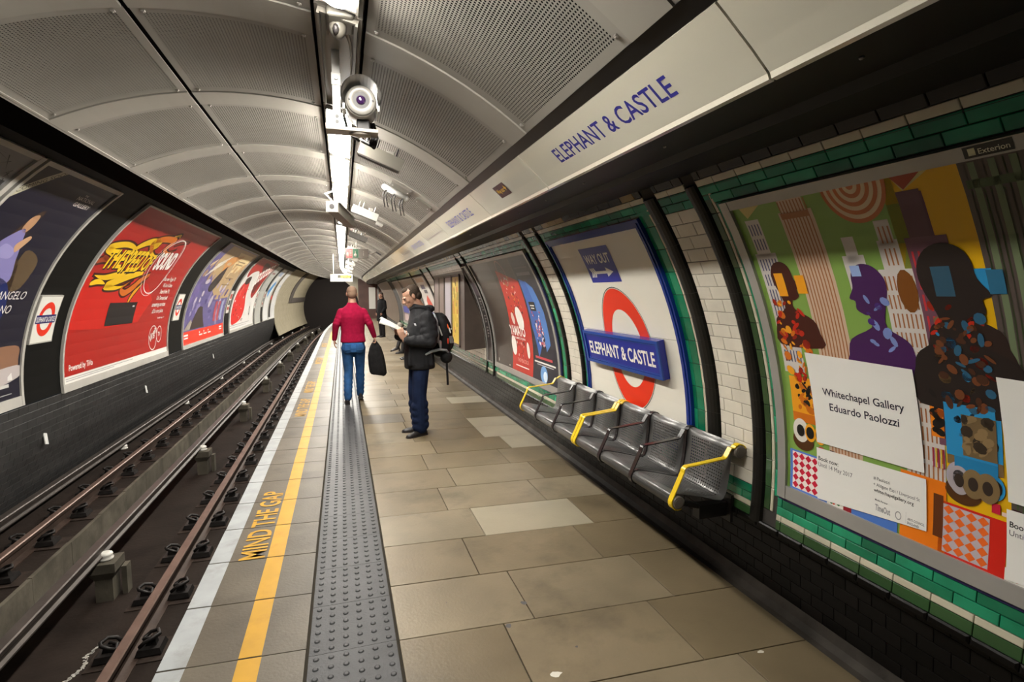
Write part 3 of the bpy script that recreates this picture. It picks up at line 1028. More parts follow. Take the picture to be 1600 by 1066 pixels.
for k in range(-3, 31):
    y = SEAM0 + PITCH * k
    if y > YEND - 1: break
    M = Matrix.Translation((bend(y), y, 0)) @ Matrix.Rotation(-math.atan(bslope(y + .5)), 4, 'Z')
    for i in range(3):
        for nm in ('ceiling_panel', 'cover_strip'):
            inst(nm, cm[(nm, i)], ce, M)
        if k < 4:
            for a in (PAN[i][0] + 1.1, PAN[i][1] - 1.1):
                for yy in (y + .03, y + PITCH - .24):
                    inst('panel_latch', latch, ce, Matrix.Translation(ring(yy, a, .002, RC)) @ Matrix.Rotation(RAD(a), 4, 'Y'))
# edge trims
b = MB(); b.shell(-27.9, -27.3, -1.0, YEND, -.01, .006, R=RC)
put('edge_trim', b, M_strip, ce)
b = MB(); b.shell(36.65, 38.12, -1.0, YEND, -.05, -.004, R=RC)
put('shadow_gap', b, mat('black gloss gap', (0.003, 0.0028, 0.003), .3, spec=.2), ce)

# ================================================================ THINGS: posters, signs
M_alu = mat('dull aluminium frame', (0.36, 0.35, 0.33), .42, metal=.35, var=.08, scale=4)
M_grey_frame = mat('grey poster frame', (0.40, 0.385, 0.35), .5, var=.08, scale=4)
M_blue = mat('blue enamel', srgb(22, 50, 130), .2)
M_navy = mat('navy trim', srgb(28, 26, 80), .3)
M_whiteen = mat('white enamel', srgb(226, 222, 210), .16, var=.02, scale=2)
WHITE = srgb(232, 230, 224); BLACK = srgb(20, 18, 18); RED = srgb(214, 44, 22); BLUE = srgb(28, 40, 140)

def poster(name, y0, y1, a0, a1, label, sheet_col, fw=0.045, fa=1.0, fm=None, cat='poster', off=0.012, rough=0.3, bot=None):
    """curved frame with a sheet; a0 top angle, a1 bottom angle (outer edges of the frame)"""
    ym = (y0 + y1) / 2
    x, _, z = ring(ym, a1)
    root = empty(name, (x + bend(ym), ym, z), label, cat)
    s = 1 if a1 > 0 else -1
    fm = fm or M_alu
    b = MB()
    ba = bot if bot else fa
    b.shell(a0, a1, y0, y0 + fw, 0.0, off + .016); b.shell(a0, a1, y1 - fw, y1, 0.0, off + .016)
    b.shell(a0, a0 + s * fa, y0 + fw, y1 - fw, 0.0, off + .014); b.shell(a1 - s * ba, a1, y0 + fw, y1 - fw, 0.0, off + .014)
    put('frame', b, fm, root)
    b = MB(); b.shell(a0 + s * fa, a1 - s * ba, y0 + fw, y1 - fw, 0.0, off)
    put('sheet', b, ink(sheet_col, rough), root)
    return root, Print(s, off=off)

# ---- near right poster: bold busts and towers in flat colour (a plain stand-in for the printed artwork)
PY0, PY1 = -0.60, 2.125
near, pr = poster('poster', PY0, PY1, 56.6, 90.8, 'huge green and yellow poster of dark busts with white pasted sheets',
                  srgb(118, 152, 62), fw=0.05, fa=1.0, bot=1.5)
def stripes(pr, y0, y1, a0, a1, n, col, layer=3, dash=False, w=.35):
    for i in range(n):
        y = y0 + (y1 - y0) * (i + .5) / n; h = abs(y1 - y0) / n * w / 2
        if dash:
            k = max(1, int(abs(a1 - a0) / 1.6))
            for j in range(k):
                p, q = a0 + (a1 - a0) * (j + .12) / k, a0 + (a1 - a0) * (j + .88) / k
                pr.rect(y + h, y - h, p, q, col, layer)
        else:
            pr.rect(y + h, y - h, a0, a1, col, layer)
def bust(pr, y, a, s, col, face=1, layer=5):
    """generic profile bust; face=+1 looks right (towards smaller y)"""
    P = [(-.62, .10), (-.60, -.42), (-.34, -.82), (.05, -.95), (.40, -.80), (.56, -.45), (.60, -.05), (.82, .34), (.62, .46), (.64, .78), (.36, .98), (.20, 1.02), (.22, 1.45), (1.10, 1.95),
         (1.30, 2.6), (1.30, 3.3), (-1.1, 3.3), (-1.12, 2.3), (-.95, 1.85), (-.35, 1.40), (-.40, .80)]
    k = 1 / (RAD(1) * RW)
    pr.blob([(y - face * px * s, a + py * s * k) for px, py in P], col, layer, 3)
def check(pr, y0, y1, a0, a1, nx, ny, c1, c2, layer=6):
    pr.rect(y0, y1, a0, a1, c2, layer)
    dy, da = (y1 - y0) / nx, (a1 - a0) / ny
    for i in range(nx):
        for j in range(ny):
            cy, ca = y0 + dy * (i + .5), a0 + da * (j + .5)
            pr.poly([(cy - dy * .48, ca), (cy, ca - da * .48), (cy + dy * .48, ca), (cy, ca + da * .48)], c1, layer + 1)
def strokes(pr, y, a, wy, wa, n, cols, layer, seed):
    r = random.Random(seed)
    for i in range(n):
        cy, ca = y + r.uniform(-wy, wy), a + r.uniform(-wa, wa)
        hy, ha = r.uniform(.004, .018), r.uniform(.1, .6)
        pr.ellipse(cy, ca, hy * 1.2, ha * .045, r.choice(cols), layer + i % 3, n=9, rot=r.uniform(-1.2, 1.2))
def artwork(pr, o, pal):
    """one sheet of the poster; o = y of its left edge, 0.75 m wide"""
    bg, t1, t1s, t2, t2s, hd, hd2, mech, mech2, wheel, block, chk, chkbg = pal
    W = 0.745
    pr.rect(o, o - W, 57.6, 89.3, bg, 1)
    # towers
    pr.rect(o - .045, o - .125, 59.1, 63.2, t1, 2); pr.rect(o - .03, o - .15, 62.8, 76, t1, 2)
    stripes(pr, o - .05, o - .12, 59.4, 62.6, 4, t1s, 3, True); stripes(pr, o - .04, o - .145, 63.2, 75, 6, t1s, 3, True)
    pr.rect(o - .26, o - .385, 57.6, 59.2, t2, 2); pr.rect(o - .245, o - .41, 58.9, 84, t2, 2)
    stripes(pr, o - .255, o - .40, 57.8, 84, 9, t2s, 3)
    pr.rect(o - .255, o - .395, 59.0, 59.6, t2s, 4)
    pr.rect(o - .49, o - .54, 62.0, 64.4, t1, 2); pr.rect(o - .47, o - .56, 63.7, 67, t1, 2)
    pr.rect(o - .635, o - .69, 60.9, 63, t1, 2); pr.rect(o - .625, o - .70, 62.6, 65.4, t1, 2); pr.rect(o - .60, o - .742, 65.1, 84, t1, 2)
    stripes(pr, o - .64, o - .69, 61.2, 65, 3, t2s, 3, True); stripes(pr, o - .61, o - .74, 65.5, 83.5, 8, t2s, 3, True)
    pr.poly([(o - .04, 57.6), (o - .17, 57.6), (o - .07, 58.9)], srgb(206, 190, 120), 2)
    # half disc of rings
    k = 1 / (RAD(1) * RW)
    for i in range(9):
        r = .125 - i * .0138
        pts = [(o - .60 + r * math.cos(PI * q / 24), 57.6 + r * 1.22 * math.sin(PI * q / 24) * k) for q in range(25)]
        pr.poly(pts, srgb(196, 112, 60) if i % 2 == 0 else srgb(226, 204, 170), 3 + i)
    # busts
    bust(pr, o - .145, 65.8, .098, hd, 1, 6)
    bust(pr, o - .545, 66.8, .112, hd2, -1, 6)
    strokes(pr, o - .13, 72.5, .08, 4.5, 60, [mech, mech2, srgb(150, 34, 16), srgb(190, 40, 20)], 7, 3)
    pr.rect(o - .10, o - .15, 65.0, 67.5, mech, 7); pr.rect(o - .21, o - .26, 65.3, 67.2, mech, 7)
    pr.rect(o - .49, o - .53, 64.6, 65.6, srgb(150, 175, 225), 7)
    strokes(pr, o - .56, 70.0, .05, 2.4, 14, [srgb(120, 140, 200), srgb(70, 40, 120)], 7, 8)
    # machine blocks and wheels
    pr.rect(o - .05, o - .225, 76.4, 80.4, mech, 7)
    strokes(pr, o - .15, 78.4, .06, 1.5, 30, [BLACK, mech2], 8, 5)
    pr.rect(o - .05, o - .225, 80.4, 81.4, mech2, 7)
    for q in range(3):
        pr.ellipse(o - .09 - q * .055, 82.4, .045 if q == 0 else .03, .06 if q == 0 else .045, wheel if q == 0 else mech, 8 + q)
        pr.ellipse(o - .09 - q * .055, 82.4, .022, .03, BLACK, 12)
    pr.ellipse(o - .10, 83.5, .06, .05, srgb(80, 48, 20), 7)
    pr.rect(o - .02, o - .235, 84.8, 89.3, block, 7)
    check(pr, o - .035, o - .185, 85.0, 89.1, 4, 5, chk, chkbg, 8)
    for q in range(6):
        pr.rect(o - .19 - q * .03, o - .215 - q * .03, 83.6 + (q % 2) * .5, 84.4, [srgb(200, 30, 60), srgb(230, 200, 190), srgb(60, 20, 30)][q % 3], 9)
    pr.rect(o - .70, o - .745, 75.2, 79.4, srgb(232, 130, 20), 7); strokes(pr, o - .722, 77.3, .012, 1.8, 14, [BLACK, srgb(150, 70, 10)], 8, 9)
    pr.ellipse(o - .69, 67.0, .035, .085, srgb(120, 70, 22), 5, n=14)
    for q in range(5):
        pr.rect(o - .70 - q * .009, o - .705 - q * .009, 80.4, 82.1, [srgb(150, 20, 60), srgb(220, 180, 60)][q % 2], 8)
    pr.rect(o - .575, o - .745, 83.2, 89.3, srgb(232, 122, 16), 7); pr.rect(o - .70, o - .735, 84.4, 88.1, srgb(96, 48, 18), 8)
    pr.rect(o - .36, o - .565, 88.0, 89.3, srgb(74, 118, 196), 7); pr.rect(o - .32, o - .36, 88.0, 89.3, srgb(140, 24, 40), 8); pr.rect(o - .335, o - .35, 88.2, 88.8, srgb(220, 40, 30), 9)
    pr.rect(o - .235, o - .32, 88.3, 89.3, srgb(232, 228, 220), 8)
    r = random.Random(4)
    for q in range(7):
        pr.ellipse(o - r.uniform(.245, .31), r.uniform(88.4, 89.1), .007, .007, srgb(*r.choice([(220, 60, 30), (50, 90, 160), (60, 120, 70), (230, 160, 40)])), 9, n=8)
PAL1 = (srgb(128, 164, 78), srgb(206, 200, 196), srgb(70, 70, 110), srgb(206, 180, 156), srgb(164, 104, 60), srgb(66, 22, 14), srgb(66, 26, 84), srgb(236, 160, 28), srgb(206, 110, 20), srgb(222, 216, 206),
        srgb(84, 124, 204), srgb(200, 30, 60), srgb(236, 228, 222))
PAL2 = (srgb(226, 176, 10), srgb(108, 66, 84), srgb(196, 50, 60), srgb(86, 78, 74), srgb(70, 86, 54), srgb(42, 28, 26), srgb(50, 30, 40), srgb(38, 140, 196), srgb(120, 96, 62), srgb(170, 164, 176),
        srgb(206, 34, 22), srgb(232, 104, 34), srgb(186, 176, 186))
artwork(pr, 2.075, PAL1); artwork(pr, 1.33 + .045, PAL2); artwork(pr, .63, PAL1)
# second sheet: purple tower and dark shutter behind the big bust
pr.rect(1.33, 1.255, 58.9, 62.6, srgb(96, 58, 74), 4); pr.rect(1.35, 1.215, 62.6, 80, srgb(110, 70, 88), 4)
stripes(pr, 1.345, 1.22, 63.5, 76, 6, srgb(190, 50, 60), 5, True)
pr.poly([(1.335, 57.6), (1.23, 57.6), (1.30, 58.8)], srgb(160, 60, 24), 5)
pr.rect(1.13, .64, 57.6, 80, srgb(84, 74, 70), 3); stripes(pr, 1.12, .66, 57.8, 79, 9, srgb(108, 122, 92), 4)
bust(pr, 1.245, 66.2, .145, srgb(34, 26, 26), 1, 9)
pr.rect(1.29, 1.23, 65.0, 67.4, srgb(44, 82, 104), 10); pr.rect(1.13, 1.085, 65.4, 67.2, srgb(40, 104, 138), 10)
strokes(pr, 1.24, 72.5, .08, 4, 50, [srgb(110, 62, 34), srgb(40, 90, 120), srgb(70, 40, 26)], 11, 21)
pr.rect(1.325, 1.165, 76.2, 80.6, srgb(34, 140, 196), 10); pr.rect(1.27, 1.165, 77.0, 80.4, srgb(112, 92, 62), 11); strokes(pr, 1.22, 78.6, .04, 1.4, 22, [srgb(50, 40, 30), srgb(140, 116, 80)], 12, 33)
pr.rect(1.30, 1.165, 80.6, 82.2, srgb(30, 124, 176), 11)
for q in range(3):
    pr.ellipse(1.285 - q * .045, 82.6, .036, .055, srgb(168, 160, 166) if q == 0 else srgb(126, 104, 70), 12 + q); pr.ellipse(1.285 - q * .045, 82.6, .016, .026, srgb(50, 40, 34), 15)
# pasted white sheets
SH = srgb(232, 231, 226)
for o in (0.0, -.755):
    pr.poly([(1.905 + o, 73.5), (1.42 + o, 73.8), (1.405 + o, 82.9), (1.89 + o, 83.1)], SH, 17)
    pr.poly([(1.895 + o, 83.7), (1.40 + o, 83.4), (1.395 + o, 88.0), (1.888 + o, 89.2)], SH, 17)
for o in (0.0, -.755):
    pr.text('Whitechapel Gallery', 1.838 + o, 77.8, .036, srgb(30, 28, 48), 18, width=.37)
    pr.text('Eduardo Paolozzi', 1.808 + o, 79.3, .036, srgb(30, 28, 48), 18, width=.315)
    pr.text('Book now:', 1.885 + o, 85.0, .021, BLACK, 18, width=.105)
    pr.text('Until 14 May 2017', 1.885 + o, 85.65, .021, srgb(80, 80, 84), 18, width=.175, bold=0)
    pr.text('# Paolozzi', 1.612 + o, 85.0, .015, srgb(80, 80, 84), 18, width=.07, bold=0)
    pr.text('+ Aldgate East / Liverpool St', 1.612 + o, 85.6, .015, srgb(80, 80, 84), 18, width=.19, bold=0)
    pr.text('whitechapelgallery.org', 1.61 + o, 86.15, .015, BLACK, 18, width=.165)
    pr.text('Media Partner', 1.605 + o, 87.0, .008, srgb(70, 70, 74), 18, width=.055)
    pr.text('TimeOut', 1.603 + o, 87.9, .027, srgb(150, 150, 152), 18, width=.065, bold=.03)
    pr.ellipse(1.505 + o, 87.6, .0125, .018, srgb(150, 150, 150), 18, hole=.75)
    pr.rect(1.475 + o, 1.4745 + o, 87.0, 88.0, srgb(140, 140, 140), 18)
    pr.text('ARTS COUNCIL', 1.468 + o, 87.65, .010, srgb(60, 60, 64), 18, width=.065)
    pr.text('ENGLAND', 1.468 + o, 88.0, .010, srgb(60, 60, 64), 18, width=.045)
pr.build('print', near)
pl = Print(1, off=.0265)
pl.rect(1.095, .975, 56.68, 57.45, srgb(38, 38, 32), 1); pl.rect(1.083, 1.065, 56.82, 57.3, srgb(206, 206, 170), 2); pl.text('Exterion', 1.058, 57.28, .017, srgb(214, 214, 196), 2, width=.075)
pl.build('maker_plate', near, 'dark nameplate with pale lettering on the top rail')
b = MB(); b.shell(90.8, 91.15, PY0, PY1, 0, .014); put('bottom_trim', b, M_navy, near, 'navy strip under the frame')

# ---- station sign
sg = empty('station_sign', (2.15, 3.58, 0.75), 'large curved white enamel station sign with red ring, blue name bar and blue border', 'sign')
SY0, SY1, SA0, SA1 = 2.83, 4.345, 56.0, 91.0
b = MB()
b.shell(SA0, SA1, SY0, SY0 + .055, 0, .03); b.shell(SA0, SA1, SY1 - .055, SY1, 0, .03); b.shell(SA0, SA0 + 1.2, SY0 + .055, SY1 - .055, 0, .03); b.shell(SA1 - 1.2, SA1, SY0 + .055, SY1 - .055, 0, .03)
b.shell(SA0 + .5, SA1 - .5, SY0 + .02, SY0 + .035, .03, .036); b.shell(SA0 + .5, SA1 - .5, SY1 - .035, SY1 - .02, .03, .036)
put('frame', b, M_blue, sg)
for a0, a1 in ((57.2, 74.25), (74.32, 89.8)):
    b = MB(); b.shell(a0, a1, SY0 + .055, SY1 - .055, 0, .015); put('enamel_panel', b, M_whiteen, sg)
rp = Print(1, off=.0155)
k = 1 / (RAD(1) * RW)
yc, ac = 3.555, 76.85
rp.ellipse(yc, ac, .352, .492, BLACK, 1, hole=.985, n=64)
rp.ellipse(yc, ac, .340, .478, srgb(226, 52, 24), 1, hole=.648, n=64)
rp.build('red_ring', sg, 'red ring with a thin black outline')
wp = Print(1, off=.0165)
wp.rect(3.825, 3.365, 58.85, 65.2, srgb(32, 40, 140), 1)
wp.text('WAY OUT', 3.79, 61.75, .078, WHITE, 2, width=.385, bold=.02)
wp.rect(3.74, 3.50, 63.15, 63.65, WHITE, 2); wp.poly([(3.53, 62.55), (3.43, 63.4), (3.53, 64.25)], WHITE, 3)
for q in range(3):
    y = 3.79 - q * .028
    wp.poly([(y, 62.55), (y - .02, 62.55), (y - .045, 63.4), (y - .02, 64.25), (y, 64.25), (y - .025, 63.4)], WHITE, 3)
wp.build('way_out_plate', sg, 'blue plate with white arrow')
# raised name bar: flat board a little off the curve
def wallpoint(y, a, off): return Vector(ring(y, a, off))
am = 77.4
ax, ay, n = wall_axes(am)
bc = wallpoint(3.625, am, .045)
b = MB()
hw, hh = .575, .137
b.obox(bc, ax * hw, ay * hh, n * .022)
put('name_bar', b, mat('bar blue', srgb(30, 42, 142), .22), sg, 'blue name bar')
b = MB()
for s in (-1, 1):
    b.obox(bc + ay * (hh - .012) * s + n * .026, ax * hw, ay * .012, n * .007); b.obox(bc + ax * (hw - .014) * s + n * .026, ax * .014, ay * (hh - .02), n * .007)
    b.obox(bc + ay * (hh - .034) * s + n * .0235, ax * (hw - .03), ay * .003, n * .003)
put('bar_moulding', b, mat('moulding blue', srgb(24, 66, 150), .25), sg)
b = MB(); flat_text(b, 'ELEPHANT & CASTLE', bc - ay * .055 + n * .0232, ax, ay, .108, 1.0, bold=.022, align='c')
put('name_lettering', b, ink(WHITE), sg, 'white lettering')
b = MB()
for s in (-1, 1): b.obox(bc + ax * .4 * s - n * .03, ax * .03, ay * .05, n * .022)
put('bar_bracket', b, M_blue, sg)

# ---- second right poster (two show bills on dark brown)
p2, pr = poster('poster', 4.99, 7.47, 56.6, 91.4, 'dark poster in a silver frame with a red bill reading YAMATO', srgb(58, 50, 46), fw=.05, fa=.9, bot=1.5)
def clipq(pts): return pts
pr.poly([(6.50, 57.8), (5.66, 57.8), (5.72, 66), (5.88, 89.8), (6.66, 89.8), (6.58, 78)], srgb(60, 48, 44), 1)
pr.poly([(6.34, 60.5), (5.66, 64.0), (5.74, 74.0), (5.88, 89.8), (6.66, 89.8), (6.56, 76)], srgb(186, 34, 22), 2)
pr.ellipse(6.12, 61.5, .14, .17, srgb(150, 110, 92), 3, hole=.9)
strokes(pr, 6.1, 68, .22, 5.5, 46, [srgb(214, 196, 180), srgb(60, 20, 16), srgb(230, 220, 214), srgb(210, 150, 30)], 3, 12)
pr.ellipse(6.09, 74.4, .13, .15, WHITE, 6); pr.ellipse(6.36, 74.6, .06, .08, srgb(216, 200, 190), 6); pr.ellipse(6.52, 82.6, .10, .13, WHITE, 6); pr.ellipse(5.98, 83.0, .05, .10, WHITE, 6)
strokes(pr, 6.2, 83.5, .22, 2.5, 24, [srgb(120, 20, 14), srgb(60, 16, 14), srgb(210, 190, 180)], 3, 17)
pr.text('YAMATO', 6.60, 79.4, .125, WHITE, 8, width=.60, bold=.03)
pr.text('THE DRUMMERS OF JAPAN', 6.56, 80.5, .03, WHITE, 8, width=.52)
pr.text('THE PEACOCK', 6.42, 87.0, .05, srgb(226, 160, 150), 8, width=.42)
pr.rect(6.5, 6.0, 88.0, 88.3, WHITE, 8)
pr.poly([(5.62, 57.8), (5.06, 57.8), (5.06, 89.8), (5.86, 89.8), (5.74, 74)], srgb(24, 24, 40), 2)
pr.poly([(5.62, 63.5), (5.40, 64.5), (5.36, 70), (5.42, 79), (5.62, 84), (5.70, 76)], srgb(46, 96, 176), 3)
pr.poly([(5.44, 64), (5.28, 66), (5.20, 72), (5.22, 80), (5.36, 82)], srgb(70, 120, 190), 4)
strokes(pr, 5.46, 76, .12, 5, 40, [srgb(220, 200, 210), srgb(196, 60, 70), srgb(235, 230, 235), srgb(20, 20, 30)], 5, 31)
strokes(pr, 5.46, 77.5, .09, 3.6, 40, [srgb(200, 120, 130), srgb(235, 230, 235), srgb(196, 70, 80)], 6, 37)
pr.poly([(5.58, 69.5), (5.40, 69.5), (5.41, 71.8), (5.59, 71.8)], BLACK, 9); pr.rect(5.56, 5.43, 70.3, 70.6, WHITE, 10); pr.rect(5.55, 5.45, 71.0, 71.3, WHITE, 10)
pr.ellipse(5.50, 88.0, .11, .10, srgb(110, 160, 215), 4); pr.ellipse(5.46, 88.4, .06, .06, srgb(210, 225, 240), 5)
pr.rect(5.74, 5.22, 83.6, 84.2, srgb(190, 60, 70), 8)
pr.rect(5.78, 5.14, 84.9, 85.3, WHITE, 8); pr.rect(5.70, 5.2, 85.6, 85.8, srgb(200, 200, 206), 8)
pr.rect(5.58, 5.16, 60.4, 60.8, srgb(84, 80, 84), 8); pr.rect(5.58, 5.16, 61.8, 62.6, srgb(110, 108, 112), 8)
pr.rect(6.80, 6.76, 89.0, 89.3, WHITE, 4); pr.rect(7.30, 7.28, 88.2, 89.2, WHITE, 4)
pr.build('print', p2)
b = MB(); b.shell(91.4, 91.7, 4.99, 7.47, 0, .014); b.shell(57.5, 91.4, 4.965, 4.99, 0, .02); put('edge_trim', b, M_navy, p2, 'navy edging')

# ---- narrow strip sign between two ribs
p3, pr = poster('strip_sign', 7.615, 7.93, 57.4, 91.0, 'narrow tall dark strip sign between two black tile ribs', srgb(52, 46, 46), fw=.012, fa=.4, cat='sign')
pr.rect(7.91, 7.64, 59, 68.0, srgb(84, 74, 82), 1); pr.rect(7.9, 7.66, 68.2, 83.5, srgb(30, 26, 26), 2)
r = random.Random(2)
for i in range(14):
    a = 69 + i; 
    if i in (5, 9): continue
    pr.rect(7.83, 7.83 - r.uniform(.06, .12), a, a + .35, srgb(176, 172, 168), 3); pr.rect(7.83, 7.81, a, a + .8, srgb(176, 172, 168), 3)
pr.build('print', p3)

# ---- upright case with maps on the white tiles
cs = empty('display_case', (1.9, 9.2, 0.75), 'upright dark brown display case on the wall with a yellow map and pale sheets', 'noticeboard')
M_case = mat('brown case', srgb(74, 64, 58), .4, var=.1)
X0 = 1.80
b = MB()
yA, yB = 8.06, 10.85
prof = [(X0, .80), (X0, 2.02)] + [(ring(0, a, .012)[0], ring(0, a, .012)[2]) for a in (58.8, 62, 66, 70, 74, 78, 82, 86.9)]
b.prism(prof, [yA, yB], smooth=False)
put('case_body', b, M_case, cs)
def panel_flat(name, ya, yb, z0, z1, m, off, parent, lab=None):
    b = MB(); b.box(X0 - off, X0 - off + .008, yb, ya, z0, z1); return put(name, b, m, parent, lab)
panel_flat('map_sheet', 8.95, 8.45 - .02, .86, 1.96, ink(srgb(206, 176, 60)), .012, cs, 'yellow map')
panel_flat('notice_sheet', 9.62, 9.08, .86, 1.96, ink(srgb(168, 164, 172)), .012, cs, 'pale grey sheet')
panel_flat('notice_sheet', 10.2, 9.75, .86, 1.96, ink(srgb(120, 104, 98)), .012, cs); panel_flat('notice_sheet', 10.75, 10.3, .86, 1.96, ink(srgb(112, 96, 92)), .012, cs)
b = MB()
for ya, yb in ((9.0, 8.38), (9.68, 9.03), (10.25, 9.71), (10.8, 10.27)):
    for u, v, z0, z1 in ((ya, ya - .03, .82, 2.0), (yb + .03, yb, .82, 2.0), (ya, yb, 1.97, 2.0), (ya, yb, .82, .85)):
        b.box(X0 - .02, X0 - .001, v, u, z0, z1)
put('case_frame', b, mat('case frame', srgb(96, 86, 78), .4), cs)
b = MB()
r = random.Random(6)
for i in range(26):
    y, z = r.uniform(8.5, 8.9), r.uniform(.95, 1.9)
    b.box(X0 - .0135, X0 - .0125, y, y + r.uniform(.02, .09), z, z + r.uniform(.02, .16), i % 3)
put('map_print', b, [ink(srgb(196, 120, 60)), ink(srgb(150, 140, 50)), ink(srgb(230, 214, 120))], cs)

# ---- further right posters
p4, pr = poster('poster', 12.0, 13.85, 57.5, 91.2, 'white poster with red leaf shape and dark blocks beyond the display case', srgb(206, 202, 198), fw=.05, fa=.8, bot=1.2)
pr.rect(13.6, 12.4, 58.5, 61, srgb(190, 160, 130), 1); pr.rect(13.3, 12.7, 62.5, 65, srgb(90, 84, 110), 1); pr.rect(13.1, 12.6, 65.5, 67.5, srgb(60, 56, 70), 1)
pr.poly([(12.9, 68.5), (12.5, 74.5), (13.2, 75), (13.3, 72)], srgb(206, 70, 56), 2); pr.rect(13.7, 12.2, 78, 82, srgb(60, 60, 130), 1); pr.rect(13.2, 12.5, 83, 89, srgb(190, 90, 90), 1)
pr.build('print', p4)
p5, pr = poster('poster', 14.05, 17.42, 57.5, 91.2, 'plain brown poster behind the reading man', srgb(104, 88, 78), fw=.05, fa=.8, bot=1.2)
pr.rect(16.8, 14.6, 60, 66, srgb(120, 102, 90), 1); pr.rect(16.5, 15, 80, 88, srgb(120, 110, 130), 1); pr.build('print', p5)
p6, pr = poster('poster', 17.6, 19.75, 57.5, 91.2, 'grey brown poster with a blue foot, farthest along the platform wall', srgb(110, 96, 88), fw=.05, fa=.8, bot=1.2)
pr.rect(19.5, 17.8, 78, 83, srgb(70, 76, 150), 1); pr.rect(19.3, 18.2, 84, 89, srgb(190, 170, 170), 1); pr.build('print', p6)

# ================================================================ left wall posters
# ---- far left edge, black and white picture
q0, pr = poster('poster', 2.2, 4.985, -38.9, -92.4, 'black and white poster of bare branches at the left edge of the view', srgb(120, 120, 122), fw=.06, fa=1.0, fm=M_grey_frame, bot=2.0)
pr.rect(2.3, 4.90, -45.5, -50, srgb(40, 40, 42), 1)
r = random.Random(5)
for i in range(46):
    y, a = r.uniform(3.4, 4.9), -r.uniform(40.2, 46)
    y = min(y, 4.85); pr.poly([(y, a), (y + .012, a), (min(4.9, y + r.uniform(-.3, .3)), a - r.uniform(.6, 3)), ], srgb(38, 38, 40), 2 + i % 3)
pr.rect(2.3, 4.90, -50, -90, srgb(60, 60, 62), 1)
pr.build('print', q0)
# ---- dark blue gallery poster
q1, pr = poster('poster', 5.03, 6.46, -38.9, -92.4, 'dark blue gallery poster with a pale robed figure praying, left of the small roundel', srgb(24, 24, 40), fw=.04, fa=1.0, fm=M_grey_frame, bot=2.2)
pr.poly([(5.07, -40), (5.40, -40), (5.07, -47)], srgb(16, 15, 18), 1)
pr.poly([(5.34, -40), (5.43, -40), (5.07, -48.8), (5.07, -46.4)], srgb(176, 172, 150), 2)
pr.text('COMING SOON', 5.115, -46.9, .048, srgb(40, 38, 34), 3, width=.46, rot=math.atan2(7.0 * RAD(1) * RW, .33), bold=.0)
pr.text('THE', 5.98, -43.2, .022, srgb(200, 196, 190), 3, width=.06)
pr.text('NATIONAL', 5.91, -44.4, .045, srgb(214, 210, 204), 3, width=.33); pr.text('GALLERY', 5.95, -46.0, .05, srgb(214, 210, 204), 3, width=.30)
# generic robed figure
pr.blob([(5.70, -49.0), (5.62, -49.6), (5.54, -53), (5.44, -58), (5.30, -63), (5.25, -70), (5.9, -70), (5.9, -62), (5.72, -58), (5.70, -53)], srgb(60, 44, 36), 2)
pr.blob([(5.67, -50.0), (5.59, -50.8), (5.58, -53.4), (5.66, -54.2), (5.70, -52.0)], srgb(176, 136, 104), 3)
pr.blob([(5.60, -53.5), (5.42, -57), (5.36, -61), (5.40, -65), (5.85, -65), (5.80, -60), (5.70, -55.5), (5.66, -54)], srgb(124, 118, 172), 3)
pr.blob([(5.66, -57), (5.76, -54.8), (5.81, -55.4), (5.72, -58.5)], srgb(190, 150, 116), 4); pr.blob([(5.52, -57), (5.70, -58.2), (5.68, -60), (5.48, -59.4)], srgb(146, 140, 190), 4)
pr.blob([(5.40, -65), (5.85, -65), (5.98, -72), (5.7, -80), (5.3, -80)], srgb(22, 36, 92), 3)
pr.blob([(5.86, -58), (6.15, -60), (6.1, -66), (5.9, -66)], srgb(86, 70, 50), 2)
pr.text('MICHELANGELO', 6.235, -68.6, .085, srgb(206, 202, 200), 5, width=.82, bold=0.0, align='r', shear=.2)
pr.text('SEBASTIANO', 6.075, -71.6, .085, srgb(206, 202, 200), 5, width=.62, bold=0.0, align='r', shear=.2)
pr.blob([(5.5, -80), (6.3, -78.8), (6.38, -82), (6.30, -84), (5.6, -85)], srgb(132, 96, 74), 4); pr.blob([(5.5, -85), (6.36, -83.2), (6.38, -86), (5.6, -88)], srgb(176, 168, 166), 5)
pr.rect(6.06, 6.24, -86.9, -87.6, srgb(190, 188, 184), 5); pr.rect(6.0, 6.28, -89.0, -89.2, srgb(150, 150, 150), 5)
pr.poly([(6.22, -85.4), (6.28, -84.6), (6.30, -86.2), (6.22, -86.2)], srgb(214, 212, 208), 6)
pr.build('print', q1)
